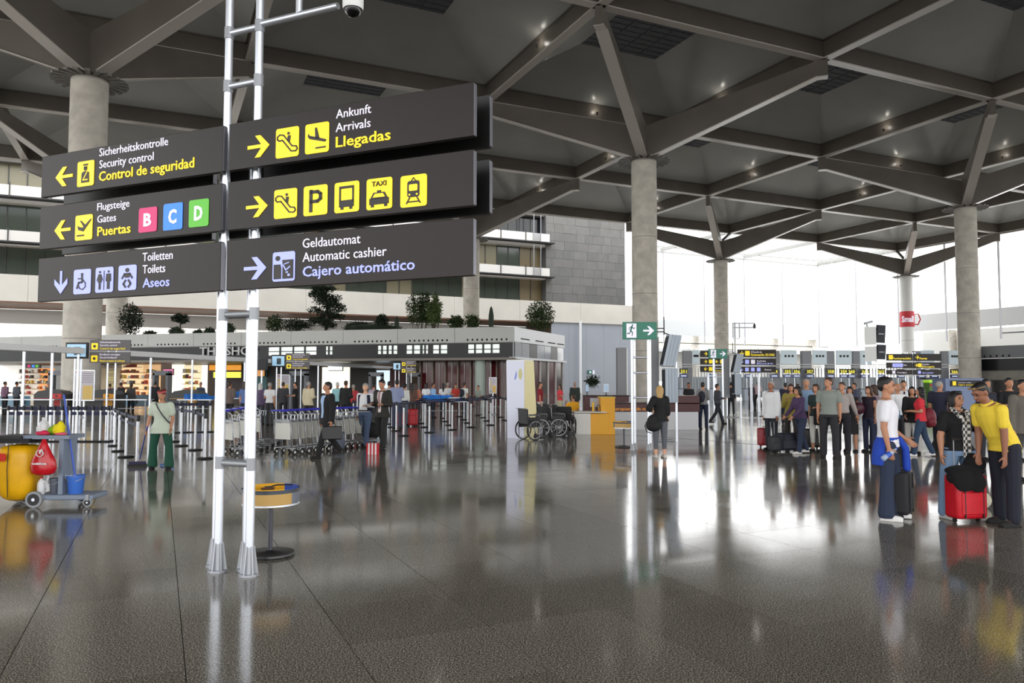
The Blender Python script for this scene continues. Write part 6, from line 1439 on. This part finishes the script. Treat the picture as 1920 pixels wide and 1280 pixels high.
infoboard(157,770,36.2,'framed notice board on a single post at the security entrance, left',.78,2.25,.98); infoboard(530,770,42,'notice board on a post behind the luggage trolleys',1.0,2.1,.75); infoboard(924,765,40,'notice board right of the pale pavilion column',1.1,1.95,.4)
def tv_sign(px0,px1,py0,py1,Y,sp0,sp1,spy0,spy1,label,sl):
    a=atY(px0,py1,Y);b_=atY(px1,py0,Y); c=(a+b_)/2; t=thing('wall_screen',label,'display',Vector((c.x,Y,0))); w_,h_=b_.x-a.x,b_.z-a.z
    bbox(t,w_,h_,.12,(0,0,c.z),'case',BLACK); o=bbox(t,w_*.86,h_*.78,.02,(0,-.065,c.z),'screen',mat('tv glow',(140,176,200),.2,emit=.8),0)
    MB().box((w_*.05,-.08,c.z-.02),(w_*.3,.008,h_*.5)).build('screen_figure',mat('tv dark figure',(30,60,70),.3),o)
    for s in(-1,1): MB().cone((s*.12,.08,0),(s*.12,.08,c.z),.035,.035,8).build('pole',ALU,t)
    pl=Plane(Vector((0,Y-.3,0)),(1,0,0)); x0,x1=pl.hit(sp0,700)[0],pl.hit(sp1,700)[0]; z0,z1=pl.hit((sp0+sp1)/2,spy1)[1],pl.hit((sp0+sp1)/2,spy0)[1]; q=wthing('direction_sign',sl,'sign',Vector(((x0+x1)/2,Y-.3,0)))
    m=(z0+z1)/2; SG=mat('sign grey brown',(92,86,88),.4)
    for s_ in(-.15,.15): MB().cone(Vector(((x0+x1)/2+s_,Y-.15,0)),Vector(((x0+x1)/2+s_,Y-.15,z1)),.03,.03,8).build('pole',ALU,q)
    for lo,hi,w1,w2,yl in((m+.03,z1,'Sicherheitskontrolle','Security control','Control de seguridad'),(z0,m-.03,'Bordkarte vorzeigen','Show your boarding card','Muestre su tarjeta de embarque')):
        pn=one(pl,x0,x1,lo,hi,0,-.05,'sign_panel',SG,q); hh=hi-lo; MB().prism(rrect(x0+hh*.15,lo+hh*.1,x0+hh*.75,lo+hh*.7,.03),lambda a,b_,d:pl.P(a,b_,.003+d),.004).build('tile',SY,pn)
        MB().prism(circ(x0+hh*.45,lo+hh*.4,hh*.14,10),lambda a,b_,d:pl.P(a,b_,.008+d),.004).build('pictogram',SK,pn)
        for tx,yy,cp,mm,fr in((w1,.7,.18,SW,.5),(w2,.42,.18,SW,.42),(yl,.1,.2,SY,.62)): text(tx,lambda a,b_,d,pl=pl:pl.P(a,b_,d),x0+hh*.95,lo+hh*yy,hh*cp,mm,pn,width=(x1-x0)*fr)
tv_sign(124,166,642,672,29.5,167,243,637,680,'dark monitor on twin poles left of the security sign','two-panel security control sign with yellow tiles, left of the mast')
tv_sign(509,536,665,688,41,535,580,662,692,'small monitor on poles right of the sign mast','two-panel security sign above the luggage trolleys')
tv_sign(737,752,679,694,50,752,780,676,699,'smallest monitor, above the queue','two-panel security sign above the queue, most distant')
bk_=thing('hanging_monitor_back','dark box monitor seen from behind beside the small one, right of the mast','display',atY(490,680,40)*1); bk_.location.z=0
bbox(bk_,.62,.6,.3,(0,0,2.6),'case',DARK); MB().cone((0,.1,0),(0,.1,2.4),.04,.04,8).build('pole',ALU,bk_)
# ================= SHOP FRONTS INSIDE THE PAVILION
def shop(px0,px1,py0,py1,c,e,label,kind='shelf',d=-6):
    pl=Plane(S.P(0,0,d),S.d); x0,x1=pl.hit(px0,700)[0],pl.hit(px1,700)[0]; z0,z1=max(.0,pl.hit((px0+px1)/2,py1)[1]),pl.hit((px0+px1)/2,py0)[1]
    if kind=='sign':
        t=wthing('shop_lightbox',label,'light box',pl.P((x0+x1)/2,z0)); one(pl,x0,x1,z0,z1,0,-.15,'lit_panel',mat('shop lit %d %d %d'%c,c,.4,emit=e),t); one(pl,x0-.05,x1+.05,z0-.05,z1+.05,-.16,-.22,'case',DARK,t); return
    t=wthing('shop_display',label,'shop display',pl.P((x0+x1)/2,0)); z0=0
    one(pl,x0,x1,z0,z1,0,-.1,'lit_back',mat('shop lit %d %d %d'%c,c,.6,emit=e,noise=(.9,.25)),t)
    if kind=='shelf':
        rr3=random.Random(px0)
        cols=[(190,60,50),(230,200,90),(240,236,226),(150,90,60),(60,60,64),(206,120,60)]
        byc={q:MB() for q in cols}; sh_=MB(); z=.5
        while z<z1-.3:
            pl.box(sh_,x0+.1,x1-.1,z,z+.04,.4,0); x=x0+.15
            while x<x1-.35:
                w_=rr3.uniform(.12,.34); h_=rr3.uniform(.12,.34)
                if rr3.random()<.8: pl.box(byc[rr3.choice(cols)],x,x+w_,z+.04,z+.04+h_,.34,.1)
                x+=w_+rr3.uniform(.02,.12)
            z+=.48
        sh_.build('shelves',mat('shelf wood',(170,130,90),.6),t)['kind']='stuff'
        for q,mb in byc.items():
            if mb.v: mb.build('goods',mat('goods %d'%q[0],q,.5),t)['kind']='stuff'
shop(-40,38,680,760,(236,232,226),.8,'bright white shop interior at the far left edge','plain'); shop(40,72,684,745,(214,206,190),.6,'cream display with stacked goods right of the white interior'); shop(74,101,690,745,(236,160,100),.8,'orange-lit wall display behind the grey detector'); 
shop(190,226,690,748,(150,134,110),.5,'dim brown shop front under the security sign','plain'); shop(200,214,696,735,(200,200,130),.8,'pale yellow-green lit niche under the security sign','sign')
shop(228,268,682,750,(236,206,160),.9,'warm lit shelf wall full of goods, left of the detector'); shop(268,300,682,748,(236,190,140),.7,'orange-brown shelf wall beside the detector'); shop(322,345,682,748,(246,242,226),1.1,'brilliant white shop window right of the detector','plain'); shop(345,378,684,748,(240,226,190),.9,'cream lit shelf bay left of the sign mast'); shop(378,388,684,748,(250,246,236),1.1,'thin white lit bay at the mast','plain')
shop(388,452,676,681,(214,40,190),1.2,'magenta light strip above the yellow shop sign','sign'); shop(392,450,684,694,(226,150,50),.9,'orange panel under the magenta strip','sign'); shop(400,450,697,708,(226,220,80),1.1,'yellow-green lit shop sign behind the mast','sign'); shop(380,458,676,748,(60,50,52),.1,'dark shop bay behind the mast','plain',d=-7)
shop(478,494,684,705,(214,150,90),.7,'orange poster light right of the mast','sign',d=-5.5); shop(470,500,680,748,(60,96,100),.2,'teal-green shop bay right of the mast','plain'); shop(500,600,686,748,(40,40,42),.05,'dark shop bay behind the distant queue','plain'); shop(604,655,688,740,(244,240,220),1.2,'white lit shop bay above the walking businessman','plain'); shop(615,640,686,694,(230,240,250),1.2,'white light strip over the businessman','sign',d=-5.5); shop(657,704,690,748,(30,26,26),.05,'black opening right of the white lit bay','plain'); shop(706,730,694,730,(206,226,240),1.1,'pale blue lit doorway in the pavilion','plain'); shop(732,764,690,745,(70,30,32),.05,'maroon bay left of the wine-red glazing','plain')
# pink sign near the detector
shop(306,322,692,702,(226,120,170),.8,'small pink sign above the grey detector','sign',d=-5.5)
# striped ceiling goods rail at the upper left
t=wthing('gate_sign_row','small dark sign with red, blue and green tiles over the left shop','sign',atY(60,720,48))
pl=Plane(Vector((0,48,0)),(1,0,0)); pn=one(pl,pl.hit(48,680)[0],pl.hit(76,680)[0],pl.hit(60,690)[1],pl.hit(60,683)[1],0,-.1,'sign_panel',DARK,t)
for px,c in((52,(206,24,104)),(60,(40,130,235)),(67,(84,180,34))): one(pl,pl.hit(px,680)[0],pl.hit(px+5,680)[0],pl.hit(60,688.5)[1],pl.hit(60,684)[1],.01,0,'tile',mat('gate tile %d'%c[0],c,.4,emit=.5),pn)
# ================= PLANTS ON THE PAVILION ROOF
LEAF=[mat('leaf dark',(34,48,30),.7),mat('leaf mid',(58,76,40),.7),mat('leaf light',(92,108,62),.7)]; BARK=mat('bark',(60,48,38),.9)
def leaves(mb,c,r_,n,s,rnd,flat=.5):
    for _ in range(int(n*1.7)):
        v=Vector((rnd.gauss(0,1),rnd.gauss(0,1),rnd.gauss(0,1))); v.normalize(); v*=rnd.random()**.4
        p=Vector(c)+Vector((v.x*r_[0],v.y*r_[1],v.z*r_[2])); d=Vector((rnd.uniform(-1,1),rnd.uniform(-1,1),rnd.uniform(-.7,.7))).normalized()*s*1.35*rnd.uniform(.6,1.3); q=d.cross(Vector((rnd.uniform(-1,1),rnd.uniform(-1,1),1))).normalized()*s*.28
        mb.add([p-q*.3,p+d*.5-q,p+d,p+d*.5+q],[(0,1,2,3)])
def plant(px,pyt,wpx,label,kind,d=-1.6,m=1,name='potted_shrub'):
    pl=Plane(S.P(0,0,d),S.d); x,z=pl.hit(px,pyt); zb_=5.33; p=pl.P(x,zb_); h=max(.3,z-zb_); w_=wpx*p.y/FPX/2; rnd=random.Random(int(px)); t=thing(name,label,'plant',p); mb=MB(); tk=MB()
    if kind=='pine':
        tk.tube([(0,0,0),(.1,0,h*.5),(-.05,0,h*.95)],[.12,.09,.03],8)
        for k in range(30):
            f=.12+.85*k/30; a=rnd.uniform(0,6.28); rr4=w_*1.15*(1-f*.7)*rnd.uniform(.4,1); c=(rr4*math.cos(a),rr4*math.sin(a)*.8,h*f); tk.tube([(0,0,h*f*.9),c],[.03,.015],5); leaves(mb,c,(w_*.34,w_*.34,h*.065),100,.16,rnd)
    elif kind=='bamboo':
        for k in range(12):
            x0=rnd.uniform(-w_,w_)*.8; hh=h*rnd.uniform(.6,1); tip=(x0*1.2+rnd.uniform(-.2,.2),rnd.uniform(-.4,.4),hh); tk.tube([(x0*.7,0,0),(x0*.9,0,hh*.5),tip],.02,5)
            for q in range(7): f=.3+.7*q/7; leaves(mb,(x0*.8+(tip[0]-x0*.8)*f,tip[1]*f,hh*f),(.22,.22,.16),16,.17,rnd)
    elif kind=='palm':
        tk.tube([(0,0,0),(.03,0,h*.6)],[.06,.05],7)
        for k in range(18):
            a=2*math.pi*k/18; up_=rnd.uniform(.0,.4)
            for q in range(6): f=(q+1)/6; leaves(mb,(w_*f*math.cos(a),w_*f*math.sin(a),h*(.6+up_*math.sin(f*2.4))),(.05,.05,.04),8,.14,rnd)
    elif kind=='cactus':
        mb.lathe((0,0,0),[(w_*.8,0),(w_,h*.3),(w_*.95,h*.6),(w_*.55,h*.88),(w_*.1,h)],10)
    elif kind=='mound':
        leaves(mb,(0,0,h*.35),(w_,w_*.8,h*.6),380,.14,rnd); mb.ell((0,0,h*.25),(w_*.9,w_*.7,h*.6),n=12,m=8)
    else:
        for k in range(7): tip=(rnd.uniform(-w_,w_)*.7,rnd.uniform(-.4,.4),h*rnd.uniform(.6,1)); tk.tube([(0,0,0),tip],.015,4)
        leaves(mb,(0,0,h*.5),(w_,w_*.8,h*.5),int(420*max(1,w_*h)),.17,rnd)
    o=mb.build('foliage',LEAF[m],t); o['kind']='stuff' if kind!='cactus' else ''
    if kind=='cactus': del o['kind']
    if tk.v: tk.build('stems',BARK,t)['kind']='stuff'
    MB().lathe((0,0,-.02),[(min(w_,.45)*.7,0),(min(w_,.45)*.8,.12)],12).build('pot',mat('dark pot',(50,46,42),.8),t)
plant(612,534,84,'tall dark pine-like tree on the pavilion roof below the bottom sign','pine',m=0,name='roof_tree'); plant(788,542,52,'feathery bamboo clump on the pavilion roof, left of the far column','bamboo',m=1,name='bamboo'); plant(815,546,24,'narrow bamboo clump next to the larger one','bamboo',m=2,name='bamboo')
plant(1013,563,56,'loose green bush near the white end of the pavilion roof','bush',d=-5.5,m=1); plant(921,574,10,'dark pointed columnar cactus on the pavilion roof','cactus',m=0,name='cactus'); plant(246,568,44,'big spiky palm bush between the two left columns','bush',m=0); plant(338,588,28,'little palm tree on its mound','palm',m=0,name='small_palm')
plant(282,620,24,'low dark mound of planting right of the palm bush','mound',m=0); plant(331,612,30,'dark mound under the little palm','mound',m=0); plant(372,618,20,'low dark mound just left of the mast','mound',m=0); plant(394,614,22,'dark mound behind the left mast tube','mound',m=0); plant(428,604,26,'rounded dark boulder-like shrub between the mast tubes','mound',m=0)
plant(516,590,34,'light shrub right of the mast on the pavilion roof','bush',m=1); plant(555,596,44,'low green shrub at the foot of the pine, left','bush',m=0); plant(672,600,56,'low dark shrub right of the pine','mound',m=0); plant(716,588,24,'round shrub left of the black pot','bush',m=0); plant(744,592,9,'short black cylindrical cactus in front of the cream wall','cactus',m=0,name='cactus'); plant(855,592,30,'sparse shrub left of the far column','bush',m=1); plant(886,590,26,'sparse shrub right of the far column','bush',m=1); plant(700,606,120,'long low planting strip left of the bamboo','mound',m=0)
# counter plant
o=thing('counter_plant','small leafy pot plant on the maroon counter','plant',at(1128,795)+Vector((-.32,.4,1.44))); mb=MB(); leaves(mb,(0,0,.3),(.28,.2,.22),160,.12,random.Random(3)); mb.build('foliage',LEAF[0],o)['kind']='stuff'; MB().lathe((0,0,0),[(.07,0),(.09,.14)],12).build('pot',GREY,o)
# ================= SUITCASES IN THE QUEUE
suitcase(774,799,.38,.24,.62,.1,mat('bright red case',(190,20,34),.4),'bright red suitcase standing in the security queue',.25)
suitcase(752,800,.3,.22,.5,-.2,mat('dark red case',(140,16,34),.4),'dark red suitcase half behind a barrier post in the queue',.2)
# spot lamps fixed below the beams
for i,j,f,l in((0,1,.62,'left of centre'),(1,0,.45,'right of the big strut'),(2,1,.5,'over the right half')): pass
flush_text(); rebase()
